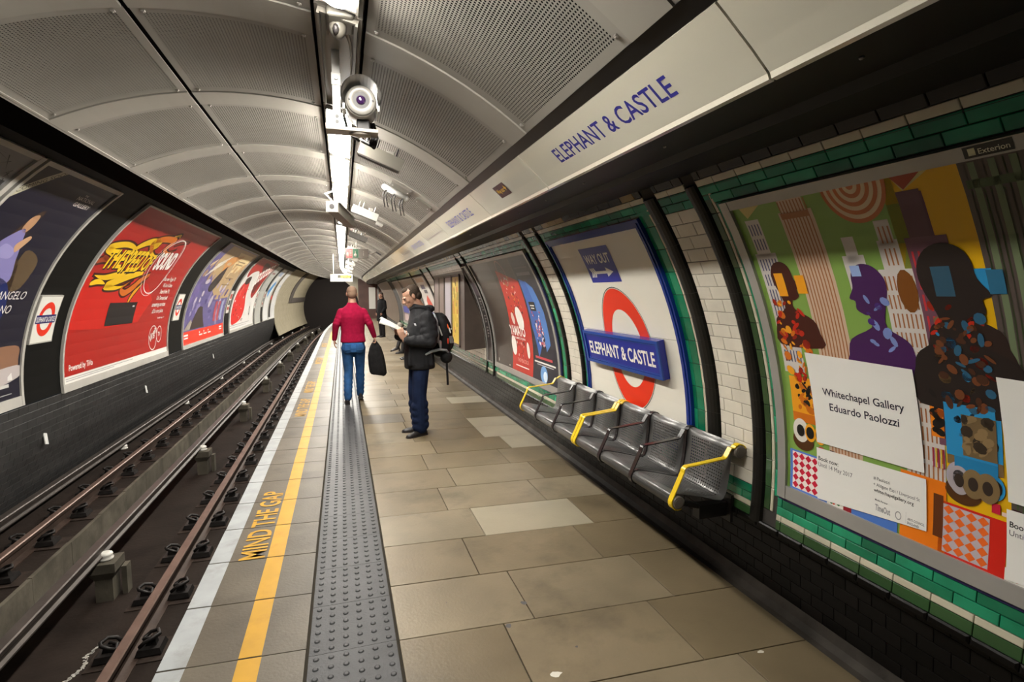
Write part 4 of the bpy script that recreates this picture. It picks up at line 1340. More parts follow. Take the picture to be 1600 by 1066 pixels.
# ---- red poster
q2, pr = poster('poster', 7.24, 11.08, -38.6, -93.0, 'red poster with flaming yellow lettering, black box and white foot strip', srgb(166, 26, 20), fw=.035, fa=.6, fm=M_grey_frame, bot=2.0)
pr.poly([(7.30, -62), (8.2, -60), (9.4, -64), (9.9, -70), (9.5, -77.5), (8.2, -78), (7.3, -77)], srgb(196, 24, 14), 1)
pr.rect(7.275, 11.045, -89.2, -91.0, srgb(222, 220, 214), 2)
pr.text('Powered by TiVo', 7.42, -87.9, .075, WHITE, 3, width=.62)
for i in range(2): pr.rect(7.33, 9.4 - i * .7, -89.75 - i * .5, -89.95 - i * .5, srgb(150, 150, 150), 4)
FL = srgb(232, 190, 20); FO = srgb(206, 108, 18)
EG = srgb(60, 16, 8)
for P, w, c in (([(7.95, -56.5), (7.6, -55.2), (7.38, -53.8), (7.75, -52.0), (8.1, -52.6), (8.3, -54.5)], .10, FL), ([(8.05, -54.2), (8.2, -51.2), (8.45, -49.2), (8.75, -49.6), (8.62, -52.0), (8.9, -53.8), (9.15, -52.6)], .12, FL),
             ([(8.75, -53.0), (8.5, -49.4), (8.8, -47.2), (9.2, -47.0), (9.12, -50.5), (9.35, -51.8), (9.6, -49.6)], .11, FO), ([(8.35, -60.6), (8.1, -61.6), (7.75, -62.6), (7.42, -62.0)], .09, FL),
             ([(8.95, -60.2), (8.6, -61.4), (8.2, -63.4), (7.92, -65.2), (8.3, -65.6), (8.7, -64.0)], .11, FL), ([(9.25, -60.6), (9.0, -63.0), (8.86, -65.2), (8.62, -67.2), (8.45, -65.6), (8.75, -62.6)], .11, FO),
             ([(7.46, -64.6), (7.66, -63.9), (7.90, -64.6)], .07, FL), ([(7.28, -58.4), (7.5, -57.4), (7.8, -58.4)], .07, srgb(150, 60, 20)), ([(7.4, -56.4), (7.6, -57.4), (7.85, -57.0)], .06, srgb(150, 60, 20)), ([(9.02, -45.4), (9.2, -44.4), (9.28, -45.6)], .05, FL),
             ([(9.35, -48.4), (9.6, -46.6), (9.9, -46.0)], .05, srgb(120, 30, 14)), ([(8.88, -70.4), (8.96, -67.5), (9.06, -65.6), (9.18, -63.2)], .075, srgb(226, 160, 20))):
    pr.flame(P, w * .62, c, 3, EG)
pr.text('THE', 7.52, -60.0, .27, BLACK, 6, width=.52, rot=.05, shear=.15, bold=.06); pr.text('THE', 7.50, -59.8, .27, srgb(238, 200, 20), 7, width=.52, rot=.05, shear=.15, bold=.03)
pr.text('SPEED', 8.03, -60.6, .33, BLACK, 6, width=.68, rot=.05, shear=.15, bold=.06); pr.text('SPEED', 8.01, -60.4, .33, srgb(238, 200, 20), 7, width=.68, rot=.05, shear=.15, bold=.03)
pr.text('OF', 8.75, -59.6, .25, BLACK, 6, width=.30, rot=.05, shear=.15, bold=.06); pr.text('OF', 8.73, -59.4, .25, srgb(238, 200, 20), 7, width=.30, rot=.05, shear=.15, bold=.03)
pr.ellipse(9.57, -56.6, .50, .50, WHITE, 6, hole=.965, n=48); pr.ellipse(9.50, -56.9, .52, .52, WHITE, 6, hole=.985, n=48)
pr.text('SOUND', 9.20, -58.4, .30, WHITE, 7, width=.75, rot=.06, shear=-.1, bold=.05)
for i, s in enumerate(('The new Virgin TV', 'V6 box is here.', 'Search live TV,', 'On Demand and', 'streaming services', 'all in one place.')):
    pr.text(s, 10.62, -62.4 - i * 2.5, .075, WHITE, 6, width=[.62, .5, .5, .55, .66, .56][i], align='r')
pr.text('Search: Virgin TV', 10.4, -77.3, .03, WHITE, 6, width=.36)
pr.poly([(8.28, -70.3), (9.28, -70.4), (9.28, -77.6), (8.29, -77.4)], srgb(24, 21, 24), 6); pr.rect(9.12, 9.2, -71.5, -72.0, srgb(200, 200, 204), 7)
pr.ellipse(10.29, -84.3, .20, .21, WHITE, 6, hole=.93, n=40); pr.ellipse(10.60, -83.4, .13, .145, WHITE, 6, hole=.9, n=32)
pr.text('Virgin', 10.15, -86.2, .13, WHITE, 7, width=.36, rot=.55, shear=.2); pr.text('TV', 10.545, -84.2, .08, WHITE, 7, width=.11)
pr.build('print', q2)
# ---- purple sky poster
q3, pr = poster('poster', 12.02, 15.85, -38.8, -93.0, 'purple and gold sky poster with a dark peak and red foot band', srgb(92, 84, 136), fw=.035, fa=.6, fm=M_grey_frame, bot=1.8)
pr.poly([(12.6, -40), (15.8, -40), (15.8, -70), (14.4, -71), (13.4, -63), (12.6, -52)], srgb(176, 150, 112), 1)
pr.poly([(13.8, -42), (15.6, -42), (15.7, -52), (14.6, -55)], srgb(222, 200, 150), 2); pr.poly([(13.2, -47), (14.6, -43), (14.0, -52), (13.6, -55)], srgb(200, 140, 80), 2)
r = random.Random(9)
for i in range(60):
    y, a = r.uniform(12.1, 15.7), -r.uniform(50, 84)
    pr.ellipse(y, a, r.uniform(.05, .22), r.uniform(.03, .12), srgb(*r.choice([(128, 118, 168), (74, 66, 122), (150, 140, 172), (106, 92, 150), (184, 176, 190)])) if a < -58 else srgb(*r.choice([(206, 186, 150), (160, 130, 100), (190, 150, 96)])), 2 + i % 4, n=12, rot=r.uniform(0, 1.5))
pr.blob([(13.9, -52.5), (13.75, -53), (13.25, -64), (13.65, -66.5), (14.05, -60)], srgb(46, 38, 40), 7)
pr.poly([(12.55, -84.8), (13.0, -75), (13.15, -74), (13.4, -74.5), (13.75, -84.8)], srgb(58, 46, 44), 7); pr.poly([(12.1, -84.8), (12.6, -80), (12.9, -84.8)], srgb(150, 140, 130), 6)
for i in range(4):
    pr.poly([(12.42 + i * .12, -58.0 + i * 2.2), (13.2 + i * .1, -50.5 + i * 1.9), (13.2 + i * .1, -51.3 + i * 1.9), (12.42 + i * .12, -59 + i * 2.2)], srgb(214, 208, 196), 8)
for y in (14.6, 14.95, 15.3): pr.rect(y, y + .22, -72, -83, srgb(*r.choice([(150, 160, 190), (170, 70, 80), (200, 190, 180)])), 8)
for a in (-47, -49, -58, -62): pr.rect(14.4, 15.3, a, a - .7, srgb(140, 116, 84), 8)
pr.rect(12.055, 15.815, -85.3, -91.2, srgb(222, 56, 34), 9)
for i, y in enumerate((12.15, 13.35, 13.75, 14.15, 15.35)):
    pr.rect(y, y + (.3 if i in (0, 4) else .06), -86.6, -87.4 if i else -87.4, WHITE, 10); pr.rect(y, y + .28, -88, -88.6, WHITE, 10)
pr.build('print', q3)
# ---- red and white poster
q4, pr = poster('poster', 16.62, 20.8, -39.0, -93.0, 'white poster with red ribbon shapes and looping white script', srgb(216, 214, 210), fw=.035, fa=.6, fm=M_grey_frame, bot=1.6)
pr.blob([(16.9, -40), (20.7, -40), (20.7, -60), (20.0, -71), (19.4, -68), (19.2, -56), (18.4, -50), (17.6, -52), (17.2, -56), (16.8, -50)], srgb(160, 26, 24), 1)
pr.blob([(18.3, -42), (19.6, -44), (19.2, -50), (18.5, -47)], srgb(70, 20, 20), 2); pr.blob([(19.3, -60), (20.2, -58), (20.0, -66), (19.5, -67)], srgb(96, 22, 24), 2)
for i in range(7):
    pr.ellipse(18.9 + i * .26, -57.5 + i * 2.0, .14, .34, WHITE, 3, hole=.55, rot=.9)
pr.blob([(17.0, -66), (17.6, -58), (18.2, -60), (18.6, -70), (18.9, -78), (18.5, -85), (17.4, -88), (16.9, -86)], srgb(206, 30, 26), 2)
pr.blob([(17.3, -57), (17.9, -55), (18.1, -60), (17.5, -61)], srgb(40, 22, 22), 3)
r = random.Random(3)
for i in range(24):
    y, a = r.uniform(17.0, 18.7), -r.uniform(62, 86)
    pr.rect(y, y + .1, a, a - r.uniform(.5, 2), srgb(*r.choice([(236, 230, 226), (120, 20, 20), (40, 26, 26), (230, 120, 110)])), 4 + i % 3)
pr.rect(16.7, 20.0, -88.6, -89, srgb(150, 150, 150), 3); pr.rect(16.7, 19.4, -90, -90.3, srgb(150, 150, 150), 3); pr.ellipse(19.9, -81, .1, .16, BLACK, 3, hole=.6)
pr.build('print', q4)
q5, pr = poster('poster', 21.15, 22.5, -41, -93.0, 'narrow plain grey poster, first of the three last left posters', srgb(176, 176, 170), fw=.03, fa=.6, fm=M_grey_frame)
pr.rect(21.5, 22.2, -48, -49.5, srgb(120, 60, 60), 1); pr.rect(21.3, 22.3, -52, -66, srgb(164, 164, 160), 1); pr.build('print', q5)
q6, pr = poster('poster', 23.15, 24.55, -41, -93.0, 'narrow white poster with a blue wave, second of the three last left posters', srgb(212, 212, 210), fw=.03, fa=.6, fm=M_grey_frame)
pr.poly([(23.3, -66), (24.1, -55), (24.4, -58), (23.7, -72)], srgb(60, 130, 190), 1); pr.rect(23.4, 24.3, -45, -50, srgb(140, 150, 170), 1); pr.build('print', q6)
q7, pr = poster('poster', 24.65, 26.45, -41, -93.0, 'white and brown poster with a dark figure, last on the left wall', srgb(206, 206, 204), fw=.03, fa=.6, fm=M_grey_frame)
pr.rect(24.7, 25.3, -42, -91, srgb(92, 80, 62), 1); pr.rect(24.8, 25.2, -70, -74, srgb(190, 40, 40), 2); pr.rect(24.75, 25.25, -78, -91, srgb(40, 40, 40), 2); pr.poly([(25.4, -66), (26.0, -56), (26.3, -60), (25.7, -73)], srgb(60, 130, 190), 1)
pr.build('print', q7)

# ---- small roundel plates on the cladding between posters
def small_sign(y0, y1, label, a0=-67.8, a1=-79.2):
    ym = (y0 + y1) / 2
    am = (a0 + a1) / 2
    x, _, z = ring(ym, a1)
    r = empty('station_plate', (x + bend(ym), ym, z), label, 'sign', 'small station plates on the left wall')
    b = MB(); b.shell(a0, a1, y0, y1, 0.0, .02); put('plate_frame', b, M_grey_frame, r)
    pr = Print(-1, off=.02)
    pr.rect(y0 + .012, y1 - .012, a0 - .3, a1 + .3, srgb(214, 214, 206), 1)
    w = (y1 - y0) * .36
    pr.ellipse(ym, am, w, w * 1.18, RED, 2, hole=.64, n=36)
    pr.rect(ym - w * 1.22, ym + w * 1.22, am + 1.0, am - 1.0, srgb(34, 34, 96), 3)
    pr.text('ELEPHANT & CASTLE', ym - w * 1.12, am - .62, .055, WHITE, 4, width=w * 2.24)
    pr.build('roundel', r)
small_sign(6.53, 6.97, 'small white plate with red ring left of the red poster')
small_sign(11.28, 11.68, 'small white plate with red ring right of the red poster')
def strip_plate(y0, y1, label):
    ym = (y0 + y1) / 2
    x, _, z = ring(ym, -80)
    r = empty('station_plate', (x + bend(ym), ym, z), label, 'sign', 'small station plates on the left wall')
    b = MB(); b.shell(-66, -80, y0, y1, 0.0, .02); put('plate_frame', b, M_grey_frame, r)
    pr = Print(-1, off=.02); pr.rect(y0 + .01, y1 - .01, -66.3, -79.7, srgb(206, 204, 198), 1)
    pr.rect(y0 + .06, y1 - .06, -68, -71, srgb(170, 50, 40), 2); pr.rect(y0 + .06, y1 - .06, -72, -75, srgb(40, 36, 50), 2); pr.rect(y0 + .06, y1 - .06, -76, -78, srgb(170, 50, 40), 2)
    pr.build('roundel', r)
strip_plate(16.05, 16.4, 'small white plate between the purple and the red and white posters')
strip_plate(20.85, 21.1, 'small white plate before the first narrow left poster')
strip_plate(22.65, 22.95, 'small white plate between the narrow grey and the blue wave poster')
strip_plate(26.48, 26.6, 'small white plate after the last left poster')

# ================================================================ frieze of white panels over the platform
M_fr = mat('white enamel frieze', srgb(200, 196, 180), .13, var=.03, scale=2)
tr = empty('trim_1', (0, 0, 0), kind='structure')
def frieze_shape(b, y0, y1):
    b.shell(38.15, 43.9, y0, y1, -0.03, 0.0, R=RC, da=3)
    # turned-under lip
    p = [(1.036, 2.262), (1.046, 2.238), (1.062, 2.236), (1.064, 2.262)]
    b.prism(p, ysegs(y0, y1))
edges = [-1.0, 0.02, 1.13, 2.645, 3.745, 5.27, 6.37, 7.9, 9.0, 10.5, 11.6, 13.1, 14.2, 15.7, 16.8, 18.3, 19.4, 20.9, 22, 23.5, 24.6, 26.1, 27.2, 28.7, 29.8, 31.3, 32.4, 33.9, 35, 36.4]
names = {2: 'white frieze panel with blue station name, nearest', 4: 'white frieze panel with the station name beyond the brown way out plate', 6: 'small far frieze panel with the station name, third along'}
def frieze_text(y, s, h, width, m, parent, nm, off=.0002, a=41.95):
    pr = Print(1, R=RC, off=off); pr.mats = []
    pr.text(s, y, a, h, m, 1, width=width, bold=.012)
    return pr.build(nm, parent)
for i in range(len(edges) - 1):
    y0, y1 = edges[i] + .004, edges[i + 1] - .004
    b = MB(); frieze_shape(b, y0, y1)
    ym = (y0 + y1) / 2
    if i in names:
        r = empty('name_panel', (1.04 + bend(ym), ym, 2.24), names[i], 'sign', 'station name panels on the frieze')
        put('enamel_panel', b, M_fr, r)
        frieze_text(ym + .445, 'ELEPHANT & CASTLE', .076, .90, srgb(44, 44, 140), r, 'name_lettering', a=42.0)
    elif i == 3:
        r = empty('direction_panel', (1.04, ym, 2.24), 'white frieze panel with a small brown way out plate', 'sign')
        put('enamel_panel', b, M_fr, r)
        pr = Print(1, R=RC, off=.001)
        pr.rect(3.30, 3.095, 39.75, 42.1, srgb(66, 24, 40), 1)
        pr.text('Way out', 3.283, 41.25, .034, srgb(222, 178, 30), 2, width=.125)
        pr.rect(3.148, 3.115, 40.65, 40.9, srgb(222, 178, 30), 2); pr.poly([(3.13, 40.25), (3.106, 40.78), (3.13, 41.3)], srgb(222, 178, 30), 3)
        pr.build('way_out_plate', r, 'brown plate with yellow lettering')
    else:
        put('frieze_panel', b, M_fr, tr)
    if i in (5, 7, 9, 11):
        pr = Print(1, R=RC, off=.001)
        pr.rect(y1 - .05, y0 + .1, 41.2, 41.4, srgb(120, 110, 104), 1)
        for q in range(9): pr.rect(y1 - .1 - q * .1, y1 - .11 - q * .1, 39.3, 41.2, srgb(140, 134, 130), 1)
        pr.build('line_diagram', tr)

# ================================================================ THINGS: ceiling lamps
M_tray = mat('beige lamp tray', (0.17, 0.155, 0.13), .4, var=.05)
M_diff = mat('lit diffuser', LAMP_COL, .4, emit=LAMP_POWER)
M_dead = mat('unlit ribbed diffuser', (0.30, 0.26, 0.21), .25, var=.1, scale=4)
AM = 12.9
cx, _, cz = ring(0, AM, 0.0, RC)
tray = MB(); tray.shell(10.45, 15.35, -.545, .575, -.02, .012, R=RC, bendit=False)
dif = MB()
nx = Vector((math.cos(RAD(AM)), 0, -math.sin(RAD(AM)))); nd = Vector((-math.sin(RAD(AM)), 0, -math.cos(RAD(AM))))
rg = []
base = Vector((cx, 0, cz)) + nd * .012
for y, f in ((-.50, .2), (-.494, .45), (-.475, .70), (-.45, .86), (-.41, .96), (-.36, 1), (.36, 1), (.41, .96), (.45, .86), (.475, .70), (.494, .45), (.50, .2)):
    rg.append([base + Vector((0, y, 0)) + nx * (.066 * f ** .35 * math.cos(t)) + nd * (.072 * f * math.sin(t)) for t in [PI * q / 10 for q in range(11)]])
dif.loft(rg)
ov = MB()
for sc_, h0, h1 in ((1.0, 0.0, .006), (.9, .006, .010)):
    P = [(.060 * sc_ * math.cos(2 * PI * q / 28), math.copysign(abs(math.sin(2 * PI * q / 28)) ** .55, math.sin(2 * PI * q / 28)) * .47 * sc_) for q in range(28)]
    ov.loft([[base + nx * x + Vector((0, y, 0)) + nd * h for x, y in P] for h in (h0, h1)], smooth=False)
shade_rim = MB()  # opaque rim walls, raised to shade tray and ceiling from the diffuser
for q in (-1, 1):
    shade_rim.obox(base + nx * .0745 * q + nd * .013, nx * .0045, Vector((0, .53, 0)), nd * .014)
    shade_rim.obox(base + Vector((0, .526 * q, 0)) + nd * .006, nx * .072, Vector((0, .006, 0)), nd * .014)
O0 = (cx, 0, cz)
tray_me = tray.mesh('tray', [M_tray], O0); rim_me = shade_rim.mesh('shade_rim', [M_tray], O0)
dif_me = dif.mesh('diffuser', [M_diff], O0); dead_me = ov.mesh('diffuser', [M_dead], O0)
n_lit = 0
for k in range(0, 31):
    ym = 1.675 + PITCH * k
    if ym > YEND - 1.2: break
    dead = k in (1, 6)
    if k == 1: lab = 'unlit brownish ceiling lamp behind the white camera pole'
    elif k == 6: lab = 'unlit ceiling lamp in the row beyond the boxy white camera'
    else:
        lab = 'lit white ceiling lamp, %s of the lit row from the near end' % ORD[n_lit]; n_lit += 1
    r = empty('ceiling_lamp', (cx + bend(ym), ym, cz), lab, 'lamp', 'lamps in the ceiling row', rz=-math.atan(bslope(ym)))
    for nm, me in (('tray', tray_me), ('shade_rim', rim_me), ('diffuser', dead_me if dead else dif_me)):
        inst(nm, me, r, Matrix.Identity(4))

# ---- near camera on its pole
M_wpaint = mat('white painted steel', (0.50, 0.49, 0.465), .35, var=.05)
M_wplast = mat('off white plastic', (0.26, 0.248, 0.225), .4)
M_gbox = mat('grey beige box', (0.13, 0.12, 0.10), .5)
M_dk = mat('dark rubber', (0.025, 0.022, 0.022), .5)
M_lens = mat('violet lens glass', (0.03, 0.01, 0.05), .06, spec=.9, coat=1.0)
YP = 2.62
mt = empty('camera_mount', (0.0, YP, 2.47), 'white square pole and shelf bracket hanging from the lamp row', 'bracket')
b = MB(); b.rbox(-.018, .018, YP - .018, YP + .018, 2.478, 2.815, .003); put('pole', b, M_wpaint, mt)
b = MB()
b.rbox(-.021, .021, YP - .021, YP + .021, 2.66, 2.715, .003); put('sleeve', b, M_wpaint, mt)
b = MB(); b.tube([(0, YP - .03, 2.69), (0, YP - .02, 2.69)], .009, 6); put('bolt', b, M_wpaint, mt)
b = MB()
for z in (2.525, 2.502): b.tube([(0, YP - .0205, z), (0, YP - .018, z)], .008, 10)
put('pole_hole', b, mat('hole grey', (.12, .12, .12), .6), mt)
b = MB(); b.rbox(-.05, .18, YP - .035, YP + .055, 2.462, 2.478, .003); b.ell((.10, YP + .01, 2.461), (.05, .04, .012)); b.box(-.05, .02, YP - .036, YP - .032, 2.47, 2.488)
put('shelf_bracket', b, mat('bracket beige', (0.42, 0.38, 0.33), .4), mt)
b = MB()
b.ell((0.012, YP - .27, 2.795), (.035, .04, .045)); b.rbox(-.03, .075, YP - .36, YP - .2, 2.80, 2.84, .01)
put('pivot_knuckle', b, M_gbox, mt)
b = MB(); b.ell((0.005, YP - .30, 2.775), (.013, .02, .02))
put('knuckle_bolt', b, M_dk, mt)
cc = empty('security_camera', (.105, YP, 2.478), 'round white security camera facing the viewer on the near pole shelf', 'camera')
C0 = Vector((.105, YP - .05, 2.597)); d = Vector((0.03, 1, .05)).normalized()
u = d.cross(Vector((0, 0, 1))).normalized(); w = u.cross(d)
def disc_rings(prof, c=C0, n=28):
    return [[c + d * t + (u * math.cos(2 * PI * k / n) + w * math.sin(2 * PI * k / n)) * r for k in range(n)] for t, r in prof]
b = MB(); b.loft(disc_rings([(0.004, .060), (.0, .066), (.02, .069), (.20, .069), (.22, .055)])); put('housing', b, mat('camera housing', (0.33, 0.31, 0.28), .45, var=.2), cc)
b = MB(); b.loft(disc_rings([(-.010, .036), (-.014, .041), (-.012, .060), (-.004, .065), (.004, .064)], n=28), caps=False); put('face_ring', b, M_wplast, cc)
b = MB(); b.loft(disc_rings([(.004, .040), (-.010, .037)])); put('lens_well', b, M_dk, cc)
b = MB(); b.loft(disc_rings([(-.008, .022), (-.014, .019), (-.017, .010), (-.0175, .002)])); put('lens', b, M_lens, cc)
b = MB()
for s in (-1, 1): b.loft(disc_rings([(-.013, .005), (-.016, .004)], C0 + u * .051 * s, 8))
put('face_screw', b, M_dk, cc)
b = MB()
n = 22; rg = []
for t in (-.085, .19):
    o = []; i_ = []
    for q in range(n + 1):
        a = RAD(-28) + (PI + RAD(56)) * q / n
        o.append(C0 + d * t + (u * math.cos(a) + w * math.sin(a)) * .086)
    for q in range(n, -1, -1):
        a = RAD(-28) + (PI + RAD(56)) * q / n
        i_.append(C0 + d * t + (u * math.cos(a) + w * math.sin(a)) * .081)
    rg.append(o + i_)
b.loft(rg, smooth=False, caps=False)
m = len(rg[0])
put('sun_hood', b, mat('hood grey', (0.34, 0.32, 0.29), .4), cc)
b = MB()
for s in (-1, 1):
    p = C0 + (u * math.cos(RAD(-30)) * s + w * math.sin(RAD(-30))) * .085
    b.obox(p - d * .01 - w * .008, u * .004, d * .075, w * .012)
put('hood_edge', b, M_wpaint, cc)
b = MB(); b.rbox(.085, .145, YP + .0, YP + .07, 2.478, 2.532, .006); put('swivel_foot', b, M_dk, cc)
b = MB(); b.tube([(.15, YP + .12, 2.55), (.165, YP + .1, 2.48), (.15, YP + .08, 2.44), (.12, YP + .25, 2.50), (.13, YP + .6, 2.66)], .010, 8)
b.tube([(.03, YP + .05, 2.56), (.05, YP + .1, 2.49), (.10, YP + .14, 2.47)], .007, 6); b.tube([(.165, YP + .12, 2.55), (.18, YP + .1, 2.48), (.165, YP + .08, 2.43), (.15, YP + .25, 2.50), (.16, YP + .6, 2.66)], .010, 8)
put('cable', b, M_dk, cc)

mt.location.z -= .03; cc.location.z -= .034
# ---- boxy camera farther along
bc2 = empty('security_camera', (.0, 5.4, 2.42), 'long boxy white camera slung under the lamp row', 'camera')
A0, A1 = Vector((-.062, 5.0, 2.452)), Vector((.10, 5.95, 2.43))
dd = (A1 - A0).normalized(); uu = dd.cross(Vector((0, 0, 1))).normalized(); ww = uu.cross(dd)
b = MB(); b.obox((A0 + A1) / 2, uu * .045, ww * .042, dd * ((A1 - A0).length / 2)); put('housing', b, M_gbox, bc2)
b = MB(); b.obox(A0 - dd * .008, uu * .05, ww * .047, dd * .010); put('front_bezel', b, M_wplast, bc2)
b = MB(); b.tube([A0 - dd * .022, A0 - dd * .012], .022, 14); b.obox(A0 - dd * .02 - ww * .005 + uu * .012, uu * .008, ww * .012, dd * .002); put('lens', b, M_dk, bc2)
b = MB(); b.obox((A0 + A1) / 2 + ww * .052 + dd * .02, uu * .056, ww * .006, dd * .44); put('sun_hood', b, M_wplast, bc2)
b = MB(); b.tube([A0 + ww * .05, (-.12, 5.0, 2.56), (-.06, 5.1, 2.60), (0, 5.2, 2.80)], .008, 8); b.tube([(A0 + A1) / 2 + ww * .05, (.02, 5.5, 2.8)], .014, 8); put('hanger', b, M_wpaint, bc2)

# ---- loudspeaker boxes hung across the right ceiling
def speaker(y, a0, a1, drop, mb_, label, hz=.042):
    am = (a0 + a1) / 2
    p0, p1 = Vector(ring(y, a0, drop, RC)), Vector(ring(y, a1, drop, RC))
    ax = (p1 - p0).normalized(); nn = Vector((ax.z, 0, -ax.x)); nn = nn if nn.z < 0 else -nn
    c = (p0 + p1) / 2
    B = Vector((bend(y), 0, 0))
    r = empty('loudspeaker', c + B + nn * hz, label, 'loudspeaker', 'box loudspeakers hung from the right ceiling')
    b = MB(); b.obox(c + B, ax * (p1 - p0).length / 2, Vector((0, .034, 0)), nn * hz); put('box', b, mb_, r)
    b = MB(); b.obox(c + B + nn * (hz + .003), ax * ((p1 - p0).length / 2 - .008), Vector((0, .028, 0)), nn * .004); put('grille', b, mat('grey grille', (0.05, 0.046, 0.04), .6), r)
    for f in (.2, .35, .8):
        q = p0.lerp(p1, f) - nn * hz + B
        b = MB(); b.tube([q, q - nn * .02 + Vector((0, .03, 0)), q - nn * (drop + .02 - hz)], .006, 6); put('hanger', b, M_dk if mb_ is M_gbox else M_wpaint, r)
    q = ring(y + .16, a0 + 5.5, .02, RC)
    b = MB(); b.rbox(q[0] - .025 + B.x, q[0] + .025 + B.x, q[1] - .03, q[1] + .03, q[2] - .02, q[2] + .02, .004); put('junction_box', b, M_wplast, r)
for i, (y, mm, lab) in enumerate(((3.80, M_gbox, 'grey beige loudspeaker box hung right of the near camera'), (6.45, M_wplast, 'white loudspeaker box hung beside the boxy camera'),
        (9.2, M_wplast, 'white loudspeaker box just above the red and green hanging sign'), (12.2, M_wplast, 'white loudspeaker box just below the red and green hanging sign'), (15.0, M_gbox, 'brown grey loudspeaker box, fifth along the ceiling'),
        (17.6, M_wplast, 'white loudspeaker box, sixth along the ceiling'), (20.6, M_wplast, 'white loudspeaker box, seventh along the ceiling'), (23.6, M_wplast, 'white loudspeaker box, eighth and farthest along the ceiling'))):
    speaker(y, 16.9, 25.2, .10, mm, lab)

# ---- cable hook plate, access plates, junction box
hk = empty('cable_hook_plate', ring(4.95, 26, .03, RC), 'white oval plate with three dangling black double cables', 'fixture')
p0, p1 = Vector(ring(5.0, 23.6, .03, RC)), Vector(ring(5.0, 29.2, .03, RC))
b = MB(); b.tube([p0, p1], [.028, .028], 12); b.ell(p0, (.028, .028, .028)); b.ell(p1, (.028, .028, .028)); put('plate', b, M_wpaint, hk)
b = MB()
for f in (.12, .5, .88):
    q = p0.lerp(p1, f) + Vector((-.01, -.02, -.02))
    for s in (-1, 1):
        b.tube([q, q + Vector((-.01 + .012 * s, -.01, -.02)), q + Vector((-.02 + .012 * s, -.0, -.05)), q + Vector((-.0 + .014 * s, .01, -.15))], .0055, 6)
put('cable', b, M_dk, hk)
def access_plate(y, a0, a1, label, w=.10):
    r = empty('access_plate', ring(y, (a0 + a1) / 2, .02, RC), label, 'plate', 'grey plates on the ceiling strips')
    b = MB(); b.shell(a0, a1, y - w, y + w, .004, .02, R=RC); put('plate', b, M_gbox, r)
    b = MB()
    for a in (a0 + .5, a1 - .5): b.ell(ring(y, a, .021, RC), (.006, .006, .004), n=8)
    put('screw', b, M_wpaint, r)
access_plate(4.82, 24.6, 29.4, 'grey plate on a ceiling strip above the cable hooks')
access_plate(4.90, 31.2, 35.2, 'grey plate on a ceiling strip near the black ceiling edge')
jb = empty('junction_box', ring(7.45, 26.6, .03, RC), 'small square white ceiling box with a dark socket', 'fixture')
b = MB(); p = Vector(ring(7.45, 26.6, .018, RC)); ax = Vector((math.cos(RAD(26.6)), 0, -math.sin(RAD(26.6)))); nn = Vector((-math.sin(RAD(26.6)), 0, -math.cos(RAD(26.6))))
b.obox(p, ax * .05, Vector((0, .055, 0)), nn * .022, 0, .008); put('box', b, M_wplast, jb)
b = MB(); b.tube([p + nn * .02, p + nn * .028], .018, 12); put('socket', b, M_dk, jb)

# ---- hanging red, green and grey sign
hs = empty('hanging_sign', (.30, 11.2, 2.38), 'hanging box sign with red, green and grey fields', 'sign')
y = 11.2
b = MB(); b.rbox(.085, .53, y, y + .09, 2.39, 2.585, .006); put('sign_box', b, mat('sign grey', (0.12, 0.105, 0.095), .4), hs)
b = MB(); b.box(.095, .215, y - .003, y, 2.40, 2.575, 0); b.box(.22, .335, y - .003, y, 2.40, 2.575, 1); b.box(.34, .52, y - .003, y, 2.40, 2.575, 2)
put('sign_face', b, [ink(srgb(120, 34, 36)), ink(srgb(8, 50, 28)), ink(srgb(66, 59, 53))], hs)
b = MB()
b.ell((.275, y - .004, 2.45), (.028, .003, .032), n=10); b.box(.268, .280, y - .006, y - .003, 2.45, 2.53); b.ell((.13, y - .004, 2.46), (.022, .003, .05), n=10)
for z in (2.44, 2.47, 2.50, 2.53): b.box(.165, .205, y - .006, y - .003, z, z + .012)
b.ell((.43, y - .004, 2.525), (.01, .003, .01), n=8); b.box(.424, .438, y - .006, y - .003, 2.44, 2.505)
put('pictogram', b, ink(srgb(100, 94, 86)), hs)
b = MB(); b.tube([(.53, y + .04, 2.49), (.60, y + .04, 2.49), (.66, y + .04, 2.51), (.72, y + .04, 2.53)], .014, 8); b.tube([(.30, y + .04, 2.585), (.30, y + .04, 2.74)], .01, 6); put('arm', b, mat('arm brown', (0.16, 0.14, 0.12), .5), hs)
b = MB(); q = Vector(ring(y + .04, 33.4, .0, RC)); b.obox(q, (.05, 0, -.03), (0, .04, 0), (-.01, 0, -.016)); put('wall_plate', b, M_dk, hs)

# ---- next train indicator
ni = empty('train_indicator', (.0, 16.0, 2.0), 'white hanging train indicator with yellow display above the walking man', 'sign')
y = 16.0
b = MB(); b.rbox(-.31, .30, y, y + .16, 2.015, 2.225, .006); put('case', b, mat('indicator white', (0.66, 0.65, 0.62), .4), ni)
b = MB(); b.box(-.11, .27, y - .006, y, 2.115, 2.20); put('display_screen', b, mat('display dark', (.04, .036, .02), .2), ni)
b = MB()
for j in range(2):
    for i in range(14):
        x = -.02 + i * .0195
        if (i * 7 + j * 3) % 5 == 1: continue
        b.box(x, x + .014, y - .009, y - .006, 2.128 + j * .036, 2.152 + j * .036)
put('display_dots', b, mat('yellow led', (1.0, 0.78, 0.05), .4, emit=1.6), ni)
b = MB(); b.box(-.30, -.13, y - .004, y, 2.205, 2.222); put('orange_stripe', b, ink(srgb(214, 110, 60)), ni)
b = MB()
for z in (2.18, 2.16, 2.13, 2.09): b.box(-.295, -.17, y - .003, y, z, z + .006)
b.obox((-.0, y - .004, 2.06), (.1, 0, -.045), (0, .002, 0), (.004, 0, .008))
